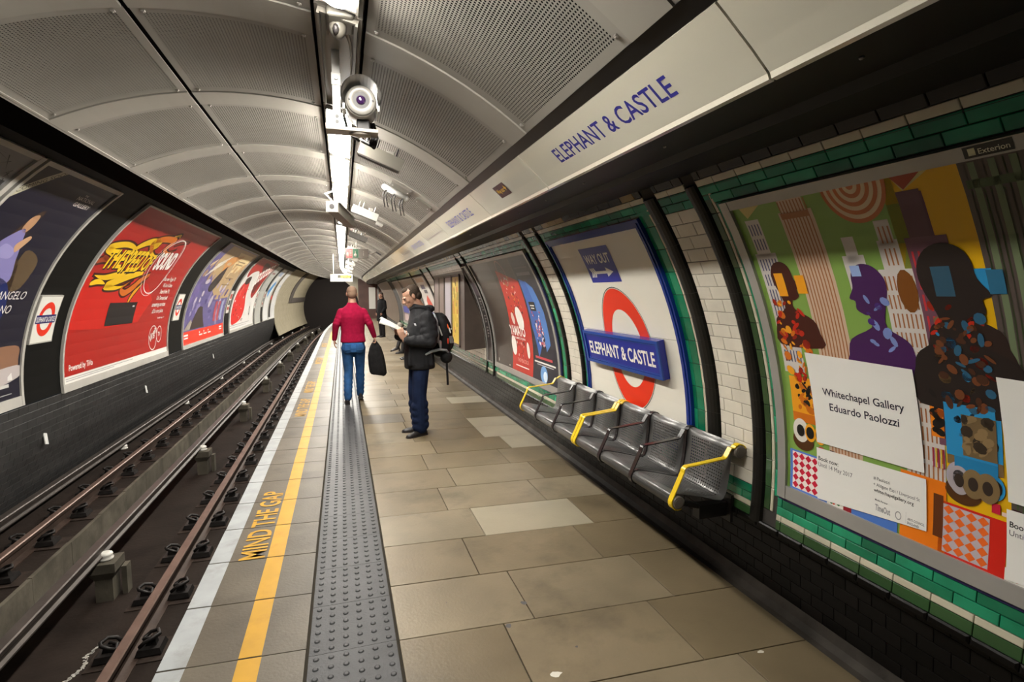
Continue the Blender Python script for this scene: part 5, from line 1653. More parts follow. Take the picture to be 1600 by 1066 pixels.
put('printed_lines', b, ink(srgb(130, 130, 134)), ni)
b = MB(); b.tube([(-.22, y + .08, 2.22), (-.22, y + .08, 2.80)], .012, 8); b.tube([(.2, y + .08, 2.22), (.2, y + .08, 2.72)], .012, 8); put('hanger_rod', b, M_wpaint, ni)

# ================================================================ bench
M_seat = perforated('perforated bench steel', (0.16, 0.158, 0.155), 0.0185, 0.0098, .08, .12, rough=.36, metal=.5, var=.05)
M_tube = mat('grey bench tube', (0.15, 0.145, 0.14), .32, metal=.6, var=.06)
M_ydw = mat('yellow armrest', (0.72, 0.50, 0.01), .3)
M_blk = mat('black armrest', (0.012, 0.009, 0.009), .28, var=.2, spec=.35)
bench = empty('bench', (1.90, 3.67, 0.10), 'long grey perforated steel bench with yellow end armrests under the station sign', 'bench')
FX, FZ, BX, BZ, TR = 1.70, .568, 2.094, .812, .036
BY0, BY1 = 2.385, 4.93
SEATPROF = [(FX - .030, FZ + .022), (FX - .012, FZ + .036), (FX + .012, FZ + .037), (FX + .06, FZ + .028), (1.86, .572), (1.96, .542), (2.000, .534), (2.022, .545), (2.036, .575), (2.050, .66), (2.058, .74), (2.060, BZ), (2.070, BZ + .03), (BX, BZ + .038)]
def dense(prof, n=3):
    out = []
    for (x0, z0), (x1, z1) in zip(prof, prof[1:]):
        for k in range(n): out.append((x0 + (x1 - x0) * k / n, z0 + (z1 - z0) * k / n))
    return out + [prof[-1]]
def ribbon(b, prof, y0, y1, th, uv=False, sm=True):
    P = [Vector((x, 0, z)) for x, z in prof]; n = len(P)
    cum = [0]
    for i in range(1, n): cum.append(cum[-1] + (P[i] - P[i - 1]).length)
    N = []
    for i in range(n):
        t = (P[min(i + 1, n - 1)] - P[max(i - 1, 0)]).normalized()
        N.append(Vector((-t.z, 0, t.x)))
    vs = []
    for s in (0, 1):
        for y in (y0, y1):
            for i in range(n):
                q = P[i] + N[i] * (th if s else 0)
                vs.append((q.x, y, q.z))
    I = lambda s, j, i: s * 2 * n + j * n + i
    fs = []
    for i in range(n - 1):
        fs.append((I(1, 0, i), I(1, 0, i + 1), I(1, 1, i + 1), I(1, 1, i))); fs.append((I(0, 0, i), I(0, 1, i), I(0, 1, i + 1), I(0, 0, i + 1)))
        fs.append((I(0, 0, i), I(0, 0, i + 1), I(1, 0, i + 1), I(1, 0, i))); fs.append((I(0, 1, i), I(1, 1, i), I(1, 1, i + 1), I(0, 1, i + 1)))
    for i in (0, n - 1): fs.append((I(0, 0, i), I(1, 0, i), I(1, 1, i), I(0, 1, i)))
    o = b.add(vs, fs, 0, sm)
    if uv:
        for s in (0, 1):
            for j, y in enumerate((0, y1 - y0)):
                for i in range(n):
                    b.uv[o + I(s, j, i)] = (cum[i], y); b.nv[o + I(s, j, i)] = (cum[i] / cum[-1], j)
JO = [BY0 + (BY1 - BY0) * k / 6 for k in range(7)]
for k in range(6):
    b = MB(); ribbon(b, SEATPROF, JO[k] + .012, JO[k + 1] - .012, .003, True); put('seat_panel', b, M_seat, bench)
b = MB(); b.tube([(FX, BY0 - .01, FZ), (FX, BY1 + .01, FZ)], TR - .002, 18); put('front_tube', b, M_tube, bench)
b = MB(); b.tube([(BX, BY0 - .01, BZ), (BX, BY1 + .01, BZ)], TR - .002, 18); put('back_tube', b, M_tube, bench)
b = MB()
for x, z in ((FX, FZ), (BX, BZ)):
    for y, s in ((BY0, -1), (BY1, 1)):
        b.tube([(x, y + s * .01, z), (x, y + s * .022, z), (x, y + s * .024, z)], [TR, TR, TR - .006], 18)
        b.tube([(x, y + s * .024, z), (x, y + s * .027, z)], [TR - .012, TR - .012], 14)
put('tube_cap', b, mat('brown steel cap', (0.20, 0.175, 0.15), .4, metal=.5), bench)
arc = lambda cx_, cz_, r, a0, a1, n=6: [(cx_ + r * math.cos(RAD(a0 + (a1 - a0) * k / n)), cz_ + r * math.sin(RAD(a0 + (a1 - a0) * k / n))) for k in range(n + 1)]
ARM = arc(FX, FZ, TR + .002, 300, 150, 8) + [(1.735, .728)] + arc(1.762, .732, .026, 165, 95, 4) + [(1.80, .760), (1.985, .778)] + arc(1.990, .806, .028, -90, -35, 4) + [(2.040, .835)] + arc(BX, BZ, TR + .004, 150, 20, 6)
def armrest(y, m, w=.017):
    b = MB(); ribbon(b, ARM, y - w, y + w, .006, sm=False); put('armrest', b, m, bench)
armrest(BY0, M_ydw); armrest(JO[3] - .021, M_ydw); armrest(JO[3] + .021, M_ydw); armrest(BY1, M_ydw)
for k in (1, 2, 4, 5): armrest(JO[k], M_blk)
for k in range(1, 6):
    b = MB(); ribbon(b, [(x, z - .004) for x, z in SEATPROF], JO[k] - .014, JO[k] + .014, .010, sm=False); put('seat_divider', b, M_blk, bench)
for y in (BY0 + .12, JO[3], BY1 - .12):
    b = MB()
    b.obox((2.02, y, .44), (.10, 0, 0), (0, .03, 0), (0, 0, .04)); b.obox((2.12, y, .45), (.010, 0, 0), (0, .06, 0), (0, 0, .08)); b.obox((1.83, y, .500), (.12, 0, -.035), (0, .02, 0), (.002, 0, .012))
    put('wall_bracket', b, mat('black bracket', (0.018, 0.016, 0.016), .5), bench)

# ================================================================ PEOPLE
def fused(name, mb, voxel, m, parent=None, smooth=3, label=None, cat=None, group=None, dec=None):
    """one continuous skin grown over overlapping closed forms"""
    me = mb.mesh('form', [m])
    o = bpy.data.objects.new('form', me); COL.objects.link(o)
    r = o.modifiers.new('r', 'REMESH'); r.mode = 'VOXEL'; r.voxel_size = voxel; r.use_smooth_shade = True
    s = o.modifiers.new('s', 'SMOOTH'); s.factor = 0.5; s.iterations = smooth
    if dec:
        q = o.modifiers.new('d', 'DECIMATE'); q.ratio = dec
    dg = bpy.context.evaluated_depsgraph_get()
    ev = o.evaluated_get(dg)
    me2 = bpy.data.meshes.new_from_object(ev, depsgraph=dg)
    bpy.data.objects.remove(o, do_unlink=True)
    me2.name = name
    base = wloc(parent) if parent is not None else Vector((sum(v.co.x for v in me2.vertices) / len(me2.vertices), sum(v.co.y for v in me2.vertices) / len(me2.vertices), min(v.co.z for v in me2.vertices)))
    me2.transform(Matrix.Translation(-base))
    me2.materials.clear(); me2.materials.append(m)
    for p in me2.polygons: p.use_smooth = True
    ob = bpy.data.objects.new(name, me2); COL.objects.link(ob)
    if parent is not None: ob.parent = parent
    else: ob.location = base
    WL[ob.name] = base
    return tag(ob, label, cat, group)

class Frame:
    """local axes of a figure: r to its right, f forward, z up"""
    def __init__(self, x, y, yaw):
        self.o = Vector((x, y, 0)); self.f = Vector((math.cos(yaw), math.sin(yaw), 0)); self.r = Vector((math.sin(yaw), -math.cos(yaw), 0))
    def __call__(self, r, f, z): return self.o + self.r * r + self.f * f + Vector((0, 0, z))
    def oval(self, r, f, z, rr, rf, n=16, tilt=0.0):
        return [self(r + rr * math.cos(2 * PI * k / n), f + rf * math.sin(2 * PI * k / n), z + tilt * rf * math.sin(2 * PI * k / n)) for k in range(n)]

SKIN = mat('skin', (0.36, 0.20, 0.135), .5, var=.06, scale=30)
SKIN2 = mat('skin darker', (0.32, 0.175, 0.115), .5, var=.06, scale=30)
def head_form(b, T, c, pitch=0.0, s=1.0, roll=0.0):
    """head with brow, nose, lips, chin and ears; c = (r,f,z) centre; returns local mapper"""
    cp, sp = math.cos(pitch), math.sin(pitch)
    def L(r, f, z):
        r, f, z = r * s, f * s, z * s
        return T(c[0] + r, c[1] + f * cp + z * sp, c[2] + z * cp - f * sp)
    ax = (T.r, (T.f * cp - Vector((0, 0, sp))), (T.f * sp + Vector((0, 0, cp))))
    E = lambda p, r: b.ell(L(*p), [q * s for q in r], ax, 16)
    E((0, -.012, .035), (.074, .094, .082)); E((0, .02, -.01), (.066, .074, .088)); E((0, .045, -.062), (.046, .046, .045))
    E((0, .086, -.085), (.022, .016, .018))                       # chin
    E((0, .083, .022), (.055, .014, .012))                        # brow
    b.cap(L(0, .092, .015), L(0, .113, -.022), .010 * s, .015 * s, 8)   # nose
    E((.013, .098, -.028), (.010, .012, .008)); E((-.013, .098, -.028), (.010, .012, .008))
    E((0, .093, -.050), (.024, .010, .006)); E((0, .091, -.060), (.021, .010, .007))
    for q in (-1, 1):
        E((q * .076, -.008, -.004), (.010, .020, .032)); E((q * .044, .058, -.020), (.018, .019, .020))
    return L, ax
def eyes(T, L, ax, parent, s=1.0):
    b = MB(); w = MB()
    for q in (-1, 1):
        w.ell(L(q * .030, .078, .004), (.012 * s, .008 * s, .0055 * s), ax, 10)
        b.ell(L(q * .030, .0855, .004), (.005 * s, .002 * s, .005 * s), ax, 8)
    put('eye', w, mat('eye white', (0.7, 0.68, 0.64), .3), parent); put('iris', b, mat('iris', (0.03, 0.02, 0.015), .2), parent)
    b = MB()
    for q in (-1, 1): b.cap(L(q * .014, .0955, .022), L(q * .046, .084, .026), .0045 * s, .0035 * s, 8)
    put('eyebrow', b, mat('brow hair', (0.07, 0.045, 0.03), .8), parent)
def hair_cap(T, L, ax, parent, m, s=1.0, full=True, crop=.0):
    b = MB()
    b.ell(L(0, -.022, .040), (.0775 * s, .092 * s, .083 * s), ax, 18)
    b.ell(L(0, -.055, -.005), (.066 * s, .058 * s, .07 * s), ax, 16)
    if full: b.ell(L(0, .02, .075), (.058 * s, .06 * s, .050 * s), ax, 14)
    return fused('hair', b, .006, m, parent, 2)
def hand(b, T, wrist, palm_dir, up, side, curl=.5, s=1.0, spread=.02):
    """palm, four unequal bent fingers and a side thumb; palm_dir towards the fingers, up = back of the hand, side = towards the thumb"""
    d, u, t = palm_dir.normalized(), up.normalized(), side.normalized()
    w = Vector(wrist)
    rg = []
    for q, hw, hh in ((0, .022, .017), (.03, .035, .016), (.07, .041, .014), (.088, .038, .011)):
        rg.append([w + d * q * s + t * hw * s * math.cos(2 * PI * k / 12) + u * hh * s * math.sin(2 * PI * k / 12) for k in range(12)])
    b.loft(rg)
    for i, (off, ln) in enumerate(((.030, .070), (.010, .078), (-.010, .072), (-.029, .056))):
        p = w + d * .080 * s + t * off * s
        a = curl * .5
        pts = [p]; dr = (d + t * spread * (1.5 - i)).normalized(); ang = 0
        for sg, f in ((.45, .5), (.30, 1.0), (.25, .8)):
            ang += curl * f
            v = dr * math.cos(ang) - u * math.sin(ang)
            pts.append(pts[-1] + v * ln * sg * s)
        b.limb(pts, [.0095 * s, .009 * s, .008 * s, .007 * s], 8)
    p = w + d * .025 * s + t * .030 * s
    v1 = (d * .7 + t * .6 - u * .25).normalized(); v2 = (d * .95 + t * .1 - u * .4 * (1 + curl)).normalized()
    b.limb([p, p + v1 * .042 * s, p + v1 * .042 * s + v2 * .034 * s], [.013 * s, .0105 * s, .008 * s], 8)
def shoe(T, name, heel, toe, m, parent, h=.075, w=.042, sole=None):
    """shoe from heel to toe at floor level"""
    heel, toe = Vector(heel), Vector(toe)
    d = (toe - heel).normalized(); L_ = (toe - heel).length
    sd = d.cross(Vector((0, 0, 1))).normalized(); up = sd.cross(d)
    b = MB(); rg = []
    for t, ww, hh in ((0, .55, .75), (.05, .75, 1.0), (.25, .85, 1.0), (.45, .9, .85), (.65, 1.05, .62), (.85, .95, .45), (.97, .6, .32), (1.0, .3, .2)):
        c = heel + d * (L_ * t)
        rg.append([c + sd * (w * ww * math.cos(a)) + up * (.012 + max(0, math.sin(a)) * h * hh + min(0, math.sin(a)) * .010) for a in [2 * PI * k / 14 for k in range(14)]])
    b.loft(rg)
    o = put(name, b, m, parent)
    b = MB(); rg = []
    for t, ww in ((-.01, .6), (.05, .82), (.3, .85), (.65, 1.08), (.9, .9), (1.01, .4)):
        c = heel + d * (L_ * t)
        rg.append([c + sd * (w * ww), c - sd * (w * ww), c - sd * (w * ww) + up * .014, c + sd * (w * ww) + up * .014])
    b.loft(rg, smooth=False)
    put('sole', b, M_dk, o)
    return o

# ---------------- man in the red sweater, walking away
T = Frame(0.14, 8.42, PI / 2)
M_jean = mat('washed blue denim', (0.024, 0.078, 0.20), .9, spec=.1, var=.35, scale=9, bump=.3, bscale=120)
M_red = mat('crimson knit', (0.24, 0.006, 0.032), .9, spec=.08, var=.12, scale=30, bump=.35, bscale=220)
b = MB()
L, ax = head_form(b, T, (.0, .02, 1.68), .06, 1.0)
b.limb([T(0, -.005, 1.46), T(0, .005, 1.60)], [.068, .058])
b.loft([T.oval(0, 0, z, rr, rf) for z, rr, rf in ((.86, .15, .095), (1.0, .15, .09), (1.15, .15, .095), (1.32, .165, .10), (1.43, .14, .08), (1.50, .07, .06))])
RA = [T(.160, -.005, 1.405), T(.258, -.035, 1.20), T(.315, .02, 1.03)]
LA = [T(-.160, -.005, 1.405), T(-.245, -.03, 1.20), T(-.270, .035, 1.00)]
for A in (RA, LA): b.limb(A, [.05, .040, .027])
RL = [T(.088, 0, .92), T(.094, .10, .52), T(.090, .20, .10)]
LL = [T(-.088, 0, .92), T(-.080, .03, .50), T(-.100, -.07, .09)]
for A in (RL, LL): b.limb(A, [.08, .052, .036])
hand(b, T, LA[2], Vector((-.02, .06, -1)), -T.r * 1.0, T.f, .35)
hand(b, T, RA[2], Vector((.22, -.05, -1)), T.r * 1.0, T.f, 1.0)
man = fused('person', b, .0065, SKIN, None, 2, 'man in a crimson sweater and jeans walking away, dark coat in hand', 'person')
eyes(T, L, ax, man)
hair_cap(T, L, ax, man, mat('cropped brown hair', (0.16, 0.095, 0.06), .85, bump=.6, bscale=300), full=True)
b = MB()
b.loft([T.oval(0, f, z, rr, rf, 20) for z, rr, rf, f in ((.945, .182, .122, 0), (.97, .186, .126, 0), (.99, .182, .122, 0), (1.08, .172, .118, .005), (1.20, .178, .122, .005), (1.33, .190, .128, -.005), (1.40, .192, .115, -.005), (1.45, .165, .10, 0), (1.49, .115, .085, 0), (1.52, .080, .074, .004), (1.545, .070, .066, .006))])
for A in (RA, LA):
    b.limb([A[0] + Vector((0, 0, .0)), A[1], A[2]], [.064, .052, .038]); b.cap(A[2] + (A[1] - A[2]) * .12, A[2] + (A[1] - A[2]) * .02, .040, .036)
    for q in (.45, .7, .9): p = A[0].lerp(A[1], q); b.cap(p + T.f * .01, p - T.f * .012 + Vector((0, 0, .012)), .057, .056)
sw = fused('sweater', b, .008, M_red, man, 3)
b = MB(); b.loft([T.oval(0, .006, z, rr, rf, 20) for z, rr, rf in ((1.535, .074, .070), (1.548, .071, .067), (1.552, .066, .062))], caps=False); put('collar', b, M_red, man)
b = MB()
b.loft([T.oval(0, f, z, rr, rf, 20) for z, rr, rf, f in ((.80, .155, .12, -.015), (.86, .168, .125, -.015), (.93, .168, .115, -.005), (1.0, .165, .108, 0))])
for A, k in ((RL, 1), (LL, -1)):
    b.limb([A[0] - Vector((0, 0, .06)), A[1], A[2] + Vector((0, 0, .01))], [.094, .068, .054])
    for q in range(5):
        p = A[1].lerp(A[2], .25 + q * .16); b.cap(p + T.r * .02, p - T.r * .02 + Vector((0, 0, .02)), .053 - .002 * q, .051 - .002 * q)
    b.ell(T(k * .085, -.085, .86), (.075, .055, .085))
jeans = fused('jeans', b, .008, M_jean, man, 3)
b = MB()
for k in (-1, 1):
    p = T(k * .082, -.138, .88); b.obox(p, T.r * .045, Vector((0, 0, .05)), -T.f * .005, 0, .004)
put('back_pocket', b, M_jean, jeans)
M_shoe = mat('black leather shoe', (0.012, 0.010, 0.010), .45, spec=.3)
shoe(T, 'shoe', T(-.105, -.125, 0.0), T(-.115, .15, 0.0), M_shoe, man)
shoe(T, 'shoe', T(.092, .115, .045), T(.10, .38, 0.004), M_shoe, man)
# dark coat hanging from his right hand
hx, hy, hz = RA[2] + Vector((.02, .0, -.10))
b = MB(); rg = []
for z, rx, ry, dx in ((hz + .03, .02, .03, -.01), (hz - .02, .055, .045, -.01), (hz - .08, .085, .06, -.005), (hz - .20, .115, .075, .0), (hz - .34, .125, .085, .015), (hz - .46, .125, .085, .03), (hz - .50, .10, .075, .03)):
    rg.append([Vector((hx + dx - .0 + rx * math.cos(a) * (1 + .10 * math.sin(5 * a)), hy + .02 + ry * math.sin(a) * (1 + .12 * math.sin(6 * a + z * 9)), z - (.03 if math.cos(a) > .5 and z < hz - .4 else 0))) for a in [2 * PI * k / 40 for k in range(40)]])
b.loft(rg)
coat = fused('carried_coat', b, .007, mat('black charcoal cloth', (0.014, 0.0135, 0.014), .95, spec=.1, var=.25, scale=20, bump=.5, bscale=90), None, 2, 'folded black coat hanging from the hand of the man in crimson', 'coat')

# ---------------- man in the black jacket reading
T = Frame(0.86, 6.35, PI + .10)
M_jkt = mat('black shell jacket', (0.010, 0.010, 0.0115), .75, spec=.22, var=.25, scale=14, bump=1.0, bscale=16)
M_navyj = mat('dark navy denim', (0.010, 0.017, 0.045), .85, spec=.1, var=.3, scale=10, bump=.3, bscale=120)
b = MB()
L, ax = head_form(b, T, (.0, .085, 1.655), .52, 1.06)
b.limb([T(0, -.05, 1.46), T(0, .045, 1.60)], [.072, .062])
b.loft([T.oval(0, f, z, rr, rf) for z, rr, rf, f in ((.86, .15, .10, 0), (1.0, .15, .10, .01), (1.15, .155, .105, .01), (1.32, .165, .11, -.01), (1.43, .14, .09, -.04), (1.50, .07, .07, -.04))])
NA = [T(-.195, -.055, 1.415), T(-.262, -.075, 1.13), T(-.195, .215, 1.155)]        # near (left) arm
FA = [T(.195, -.03, 1.415), T(.235, .06, 1.13), T(.075, .245, 1.185)]             # far (right) arm
for A in (NA, FA): b.limb(A, [.05, .042, .028])
RL = [T(.09, 0, .92), T(.10, .035, .50), T(.10, -.02, .09)]
LL = [T(-.09, 0, .92), T(-.10, .03, .50), T(-.10, .02, .09)]
for A in (RL, LL): b.limb(A, [.08, .052, .036])
hand(b, T, FA[2], (T.f * .18 + Vector((0, 0, 1)) - T.r * .18), T.f * 1.0 - Vector((0, 0, .0)) - T.r * .55, -T.r * .9 - T.f * .4, .95, 1.0)
hand(b, T, NA[2] + Vector((0, 0, .012)) + T.f * .018, (T.f * .25 + Vector((0, 0, 1)) + T.r * .10), -T.r + T.f * .25, -T.f, .62, 1.08)
man2 = fused('person', b, .0065, SKIN2, None, 2, 'man in a black jacket and navy jeans standing, head bowed over a paper', 'person')
eyes(T, L, ax, man2, 1.06)
M_hair = mat('short grey brown hair', (0.045, 0.033, 0.025), .95, spec=.05, var=.4, scale=120, bump=.8, bscale=260)
b = MB()
b.ell(L(0, -.036, .040), (.0815, .094, .086), ax, 18); b.ell(L(0, -.062, -.012), (.070, .062, .072), ax, 16); b.ell(L(0, .014, .086), (.056, .058, .034), ax, 14)
for q in (-1, 1): b.ell(L(q * .0725, .004, .030), (.008, .020, .034), ax, 8)
fused('hair', b, .006, M_hair, man2, 1)
b = MB()
b.loft([T.oval(0, f, z, rr, rf, 22, t) for z, rr, rf, f, t in ((.80, .205, .175, -.005, .0), (.82, .212, .182, -.005, 0), (.90, .208, .180, 0, 0), (1.02, .205, .172, .005, 0), (1.15, .205, .155, .0, 0), (1.30, .205, .150, -.015, 0), (1.40, .195, .14, -.028, 0), (1.465, .15, .13, -.03, 0), (1.52, .105, .11, -.015, .15), (1.555, .09, .095, -.005, .25))])
b.limb(NA[:2], [.082, .072]); b.limb([NA[1], NA[2] - (NA[2] - NA[1]) * .10], [.074, .050]); b.limb(FA[:2], [.080, .070]); b.limb([FA[1], FA[2] - (FA[2] - FA[1]) * .08], [.072, .050])
for q in (.3, .55, .8):
    p = NA[0].lerp(NA[1], q); b.cap(p + T.f * .03, p - T.f * .03 + Vector((0, 0, .03)), .072, .070)
    p = NA[1].lerp(NA[2], q * .8); b.cap(p + Vector((0, 0, .012)), p - Vector((0, 0, .012)) + T.f * .02, .064 - .01 * q, .062 - .01 * q)
for i in range(6):
    b.cap(T(-.20 + .01 * i, -.10 + .05 * i, .86), T(-.195 + .01 * i, -.08 + .045 * i, 1.08), .026, .018)
fused('jacket', b, .009, M_jkt, man2, 5)
b = MB()     # hood folded behind the neck and stand-up collar
b.limb([T(-.09, -.09, 1.485), T(-.06, -.135, 1.51), T(.06, -.135, 1.51), T(.09, -.09, 1.485)], [.04, .046, .046, .04]); b.limb([T(-.095, -.08, 1.52), T(-.085, .05, 1.535), T(0, .09, 1.50)], [.030, .024, .022]); b.limb([T(.095, -.08, 1.52), T(.085, .05, 1.535), T(0, .09, 1.50)], [.030, .024, .022])
fused('hood', b, .008, M_jkt, man2, 2)
b = MB(); b.obox(T(-.225, .095, 1.335), T.f * .010, Vector((0, 0, .014)) + T.f * .006, -T.r * .004); put('chest_logo', b, ink(srgb(200, 200, 200)), man2)
b = MB()
b.loft([T.oval(0, 0, z, rr, rf, 18) for z, rr, rf in ((.80, .165, .13), (.90, .172, .132), (.98, .168, .126))])
for A in (RL, LL):
    b.limb([A[0] - Vector((0, 0, .05)), A[1], A[2] + Vector((0, 0, .0))], [.105, .086, .078])
    for q in range(4):
        p = A[1].lerp(A[2], .35 + q * .2); b.cap(p + T.f * .03, p - T.f * .03 + Vector((0, 0, .02)), .076 - .001 * q, .074)
jn = fused('jeans', b, .008, M_navyj, man2, 3)
shoe(T, 'shoe', T(-.075, -.055, 0), T(-.175, .205, 0), M_shoe, man2, w=.046)
shoe(T, 'shoe', T(.10, -.10, 0), T(.11, .20, 0), M_shoe, man2, w=.045)
# folded paper held in both hands
b = MB()
P0, P1 = Vector((.425, 6.37, 1.405)), Vector((.725, 6.34, 1.215))
n = 8
for off, dm in ((0.0, 0.0), (.009, .4)):
    rg = []
    for i in range(n + 1):
        t = i / n
        c = P0.lerp(P1, t) + Vector((.55, 0, .83)) * (off + .018 * math.sin(PI * t) * (1 - dm))
        hw = .150
        row = []
        for j in range(5):
            s = -1 + j / 2
            row.append(c + Vector((0, hw * s, 0)) - Vector((.55, 0, .83)) * (.045 * (1 - t) * (s < 0) * abs(s) + .02 * s * s))
        rg.append(row)
    vs = [p for r_ in rg for p in r_]; m_ = len(vs)
    vs += [p + Vector((.003, 0, .0045)) for p in vs]
    fs = []
    for i in range(n):
        for j in range(4):
            a = i * 5 + j
            fs.append((a, a + 1, a + 6, a + 5)); fs.append((m_ + a, m_ + a + 5, m_ + a + 6, m_ + a + 1))
    for i in range(n):
        fs.append((i * 5, i * 5 + 5, m_ + i * 5 + 5, m_ + i * 5)); fs.append((i * 5 + 4, m_ + i * 5 + 4, m_ + i * 5 + 9, i * 5 + 9))
    for j in range(4):
        fs.append((j, m_ + j, m_ + j + 1, j + 1)); q = n * 5 + j; fs.append((q, q + 1, m_ + q + 1, m_ + q))
    b.add(vs, fs, 0, False)
put('newspaper', b, mat('newsprint', (0.36, 0.35, 0.325), .7, var=.12, scale=60), None, 'folded pale newspaper held by the man in the black jacket', 'newspaper')
# backpack on his back
M_pack = mat('black pack fabric', (0.010, 0.010, 0.0105), .75, spec=.2, var=.3, scale=25, bump=.3)
M_packg = mat('grey pack webbing', (0.30, 0.33, 0.34), .7, var=.1, scale=30)
bp = empty('backpack', T(0, -.30, .88), 'black backpack with grey straps on the back of the reading man', 'backpack')
b = MB()
b.loft([T.oval(0, f, z, rr, rf, 20) for z, rr, rf, f in ((.93, .09, .06, -.27), (.96, .135, .095, -.275), (1.08, .155, .115, -.285), (1.22, .155, .118, -.29), (1.34, .14, .105, -.275), (1.42, .11, .08, -.255), (1.46, .06, .045, -.24))])
b.ell(T(0, -.385, 1.10), (.05, .05, .10), (T.r, T.f, Vector((0, 0, 1))))
fused('pack_body', b, .009, M_pack, bp, 2)
b = MB(); b.obox(T(-.115, -.345, 1.14), T.f * .03 - T.r * .012, Vector((0, 0, .05)) + T.f * .012, -T.r * .02 - T.f * .018, 0, .008); put('side_pocket', b, mat('pocket grey', (0.16, 0.165, 0.165), .7), bp)
b = MB(); b.limb([T(-.135, -.15, 1.44), T(-.165, -.17, 1.36), T(-.165, -.185, 1.22), T(-.15, -.19, 1.12)], [.018, .022, .02, .016], 8); put('shoulder_strap', b, M_packg, bp)
b = MB(); b.limb([T(-.165, -.20, 1.30), T(-.172, -.235, 1.20)], [.010, .009], 8); b.limb([T(-.15, -.215, 1.12), T(-.155, -.22, 1.05)], [.02, .012], 8); put('compression_strap', b, mat('pale webbing', (0.55, 0.56, 0.55), .7), bp)
b = MB()
b.limb([T(-.215, -.03, .985), T(-.225, -.10, 1.02), T(-.215, -.19, 1.035), T(-.185, -.28, 1.02), T(-.13, -.34, .96)], [.012, .016, .016, .014, .010], 8); put('hip_belt', b, M_packg, bp)
b = MB(); b.limb([T(-.12, -.31, 1.33), T(-.14, -.325, 1.28)], [.011, .008], 8); put('orange_tag', b, ink(srgb(206, 92, 40)), bp)
b = MB(); b.limb([T(-.135, -.335, 1.275), T(-.14, -.35, 1.225)], [.010, .008], 8); b.ell(T(-.095, -.368, 1.265), (.012, .012, .011)); put('white_emblem', b, ink(srgb(214, 214, 210)), bp)
b = MB(); b.limb([T(-.15, -.315, 1.15), T(-.15, -.315, 1.10)], [.010, .009], 8); put('red_pull', b, ink(srgb(190, 60, 40)), bp)
b = MB(); b.ell(T(-.12, -.30, .93), (.075, .07, .075)); b.obox(T(-.15, -.30, .76), T.f * .013, Vector((.006, 0, -.165)), T.r * .003); put('hanging_strap', b, M_pack, bp)

# ---------------- standing figure in a long black coat far down the platform
T = Frame(1.42, 20.85, PI + .55)
b = MB()
L, ax = head_form(b, T, (0, .02, 1.60), .15, .95)
b.limb([T(0, 0, 1.40), T(0, .01, 1.53)], [.06, .055])
b.loft([T.oval(0, 0, z, rr, rf) for z, rr, rf in ((.82, .14, .1), (1.1, .14, .1), (1.3, .15, .1), (1.40, .11, .07))])
SA = [[T(k * .18, -.01, 1.36), T(k * .22, -.02, 1.12), T(k * .16, .10, .95)] for k in (-1, 1)]
for A in SA: b.limb(A, [.045, .04, .026]); hand(b, T, A[2], Vector((0, 0, -1)) + T.f * .3, T.r * (1 if A is SA[1] else -1), T.f, .5, .9)
SL = [[T(k * .085, 0, .86), T(k * .09, .01, .48), T(k * .09, -.02, .09)] for k in (-1, 1)]
for A in SL: b.limb(A, [.075, .05, .035])
p3_ = fused('person', b, .009, SKIN2, None, 2, 'person in a long black coat standing far down the platform by the wall', 'person')
eyes(T, L, ax, p3_, .95); hair_cap(T, L, ax, p3_, mat('dark brown hair', (0.05, 0.035, 0.028), .8), .95)
b = MB()
b.loft([T.oval(0, f, z, rr, rf, 18) for z, rr, rf, f in ((.62, .215, .17, 0), (.66, .22, .175, 0), (.9, .205, .16, 0), (1.1, .195, .145, 0), (1.28, .20, .135, -.01), (1.38, .17, .11, -.01), (1.44, .09, .08, 0), (1.47, .075, .07, .0))])
for A in SA: b.limb(A, [.068, .058, .045])
fused('coat', b, .012, mat('black wool coat', (0.009, 0.009, 0.0095), .95, var=.2, spec=.08), p3_, 2)
b = MB()
for A in SL: b.limb(A, [.09, .07, .062])
fused('trousers', b, .012, mat('charcoal trousers', (0.014, 0.0135, 0.014), .95, spec=.08), p3_, 2)
for k in (-1, 1): shoe(T, 'shoe', T(k * .09, -.08, 0), T(k * .10, .19, 0), M_shoe, p3_)

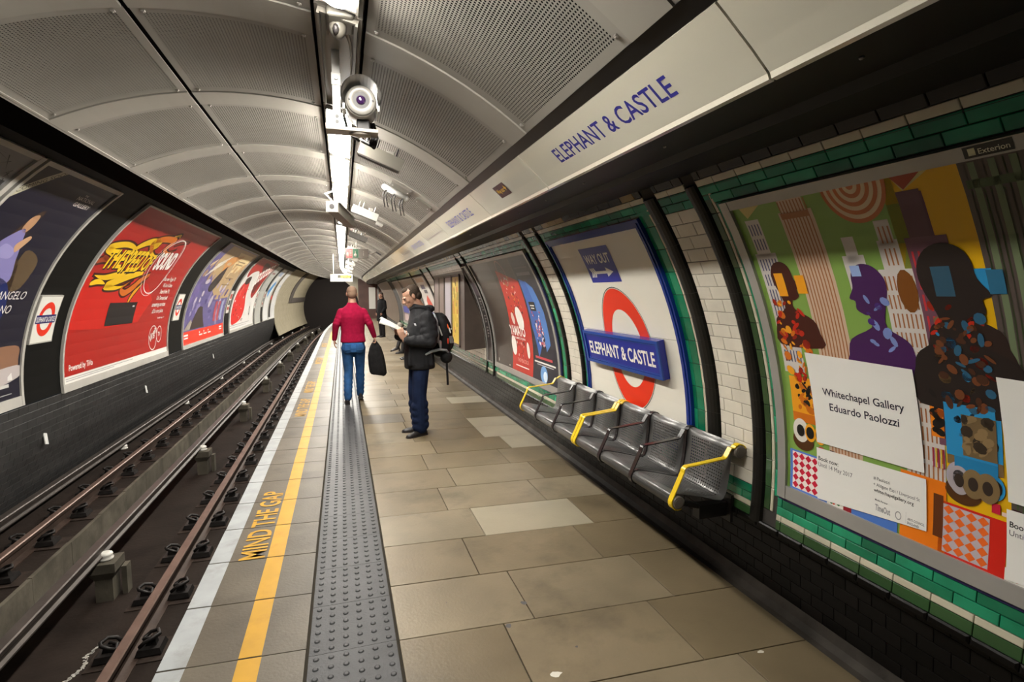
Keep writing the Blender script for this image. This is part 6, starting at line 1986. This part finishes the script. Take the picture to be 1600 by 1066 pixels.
# ---------------- two seated figures beyond the reading man, on a far bench
fb = empty('bench', (1.92, 14.4, .36), 'far bench hidden behind the reading man, two people sit on it', 'bench')
b = MB(); b.rbox(1.74, 2.07, 12.9, 15.9, .43, .47, .01); put('seat', b, M_tube, fb)
b = MB(); b.rbox(2.075, 2.10, 12.9, 15.9, .50, .84, .008); put('backrest', b, M_tube, fb)
for y in (13.2, 15.6):
    b = MB(); b.box(1.95, 2.12, y - .04, y + .04, .36, .43); put('wall_bracket', b, M_blk, fb)
def sitter(y, label, cloth, legcol, boots, lift, gx):
    T = Frame(1.97, y, PI)
    b = MB()
    L, ax = head_form(b, T, (0, .04, 1.12), .3, .95)
    b.limb([T(0, -.01, .94), T(0, .02, 1.05)], [.06, .055])
    b.loft([T.oval(0, 0, z, rr, rf) for z, rr, rf in ((.52, .15, .11), (.7, .14, .1), (.88, .15, .1), (.98, .11, .07))])
    AR = [[T(k * .18, 0, .95), T(k * .22, .06, .72), T(k * .10, .26, .66)] for k in (-1, 1)]
    for A in AR: b.limb(A, [.045, .04, .026]); hand(b, T, A[2], T.f + Vector((0, 0, -.2)), Vector((0, 0, 1)), -T.r * (1 if A is AR[1] else -1), .4, .9)
    K = [[T(-.09, .02, .56), T(-.10, .36, .55), T(-.10, .40, .09)], [T(.09, .02, .57), T(.06, .38, .58 + .06 * lift), T(.0 if lift else .09, .40 + .12 * lift, .09 + .10 * lift)]]
    for A in K: b.limb(A, [.075, .052, .036])
    p = fused('person', b, .009, SKIN2, None, 2, label, 'person')
    eyes(T, L, ax, p, .95); hair_cap(T, L, ax, p, MATS['dark brown hair'], .95)
    b = MB(); b.loft([T.oval(0, 0, z, rr, rf, 18) for z, rr, rf in ((.50, .19, .14), (.6, .185, .145), (.75, .175, .13), (.90, .18, .125), (.98, .14, .10), (1.04, .08, .075))])
    for A in AR: b.limb(A, [.066, .056, .044])
    fused('coat', b, .012, cloth, p, 2)
    b = MB()
    for A in K: b.limb(A, [.088, .068, .05])
    fused('trousers', b, .012, legcol, p, 2)
    for i, A in enumerate(K):
        q = A[2] - Vector((0, 0, .09)); sl = lift * i
        shoe(T, 'boot', q - T.f * .06 + Vector((0, 0, .02 * sl)), q + T.f * .20 - Vector((0, 0, .05 * sl)), boots, p)
        if sl:
            bb = MB(); bb.box(q.x + .02, q.x + .07, q.y - .025, q.y + .025, q.z - .04, q.z + .02); put('heel', bb, M_dk, p)
    if gx:
        hb = empty('handbag', T(-.05, .42, .66), 'grey handbag on the lap of the seated person in heeled boots', 'bag')
        b = MB(); b.ell(T(-.02, .45, .79), (.09, .14, .09)); put('bag_body', b, mat('grey fur', (0.22, 0.20, 0.17), .9, var=.4, scale=30, bump=.6), hb)
        b = MB(); b.tube([T(-.08, .45, .85), T(-.05, .45, .93), T(.01, .45, .93), T(.04, .45, .85)], .010, 6); put('handle', b, M_blk, hb)
sitter(15.1, 'seated person with crossed legs and heeled black boots, half hidden by the reading man', mat('dark coat cloth', (0.014, 0.013, 0.014), .95, spec=.08), mat('black tights', (0.016, 0.015, 0.016), .6), M_shoe, 1, True)
sitter(13.7, 'seated person in dark trousers and flat shoes, nearer behind the reading man', MATS['dark coat cloth'], MATS['charcoal trousers'], M_shoe, 0, False)
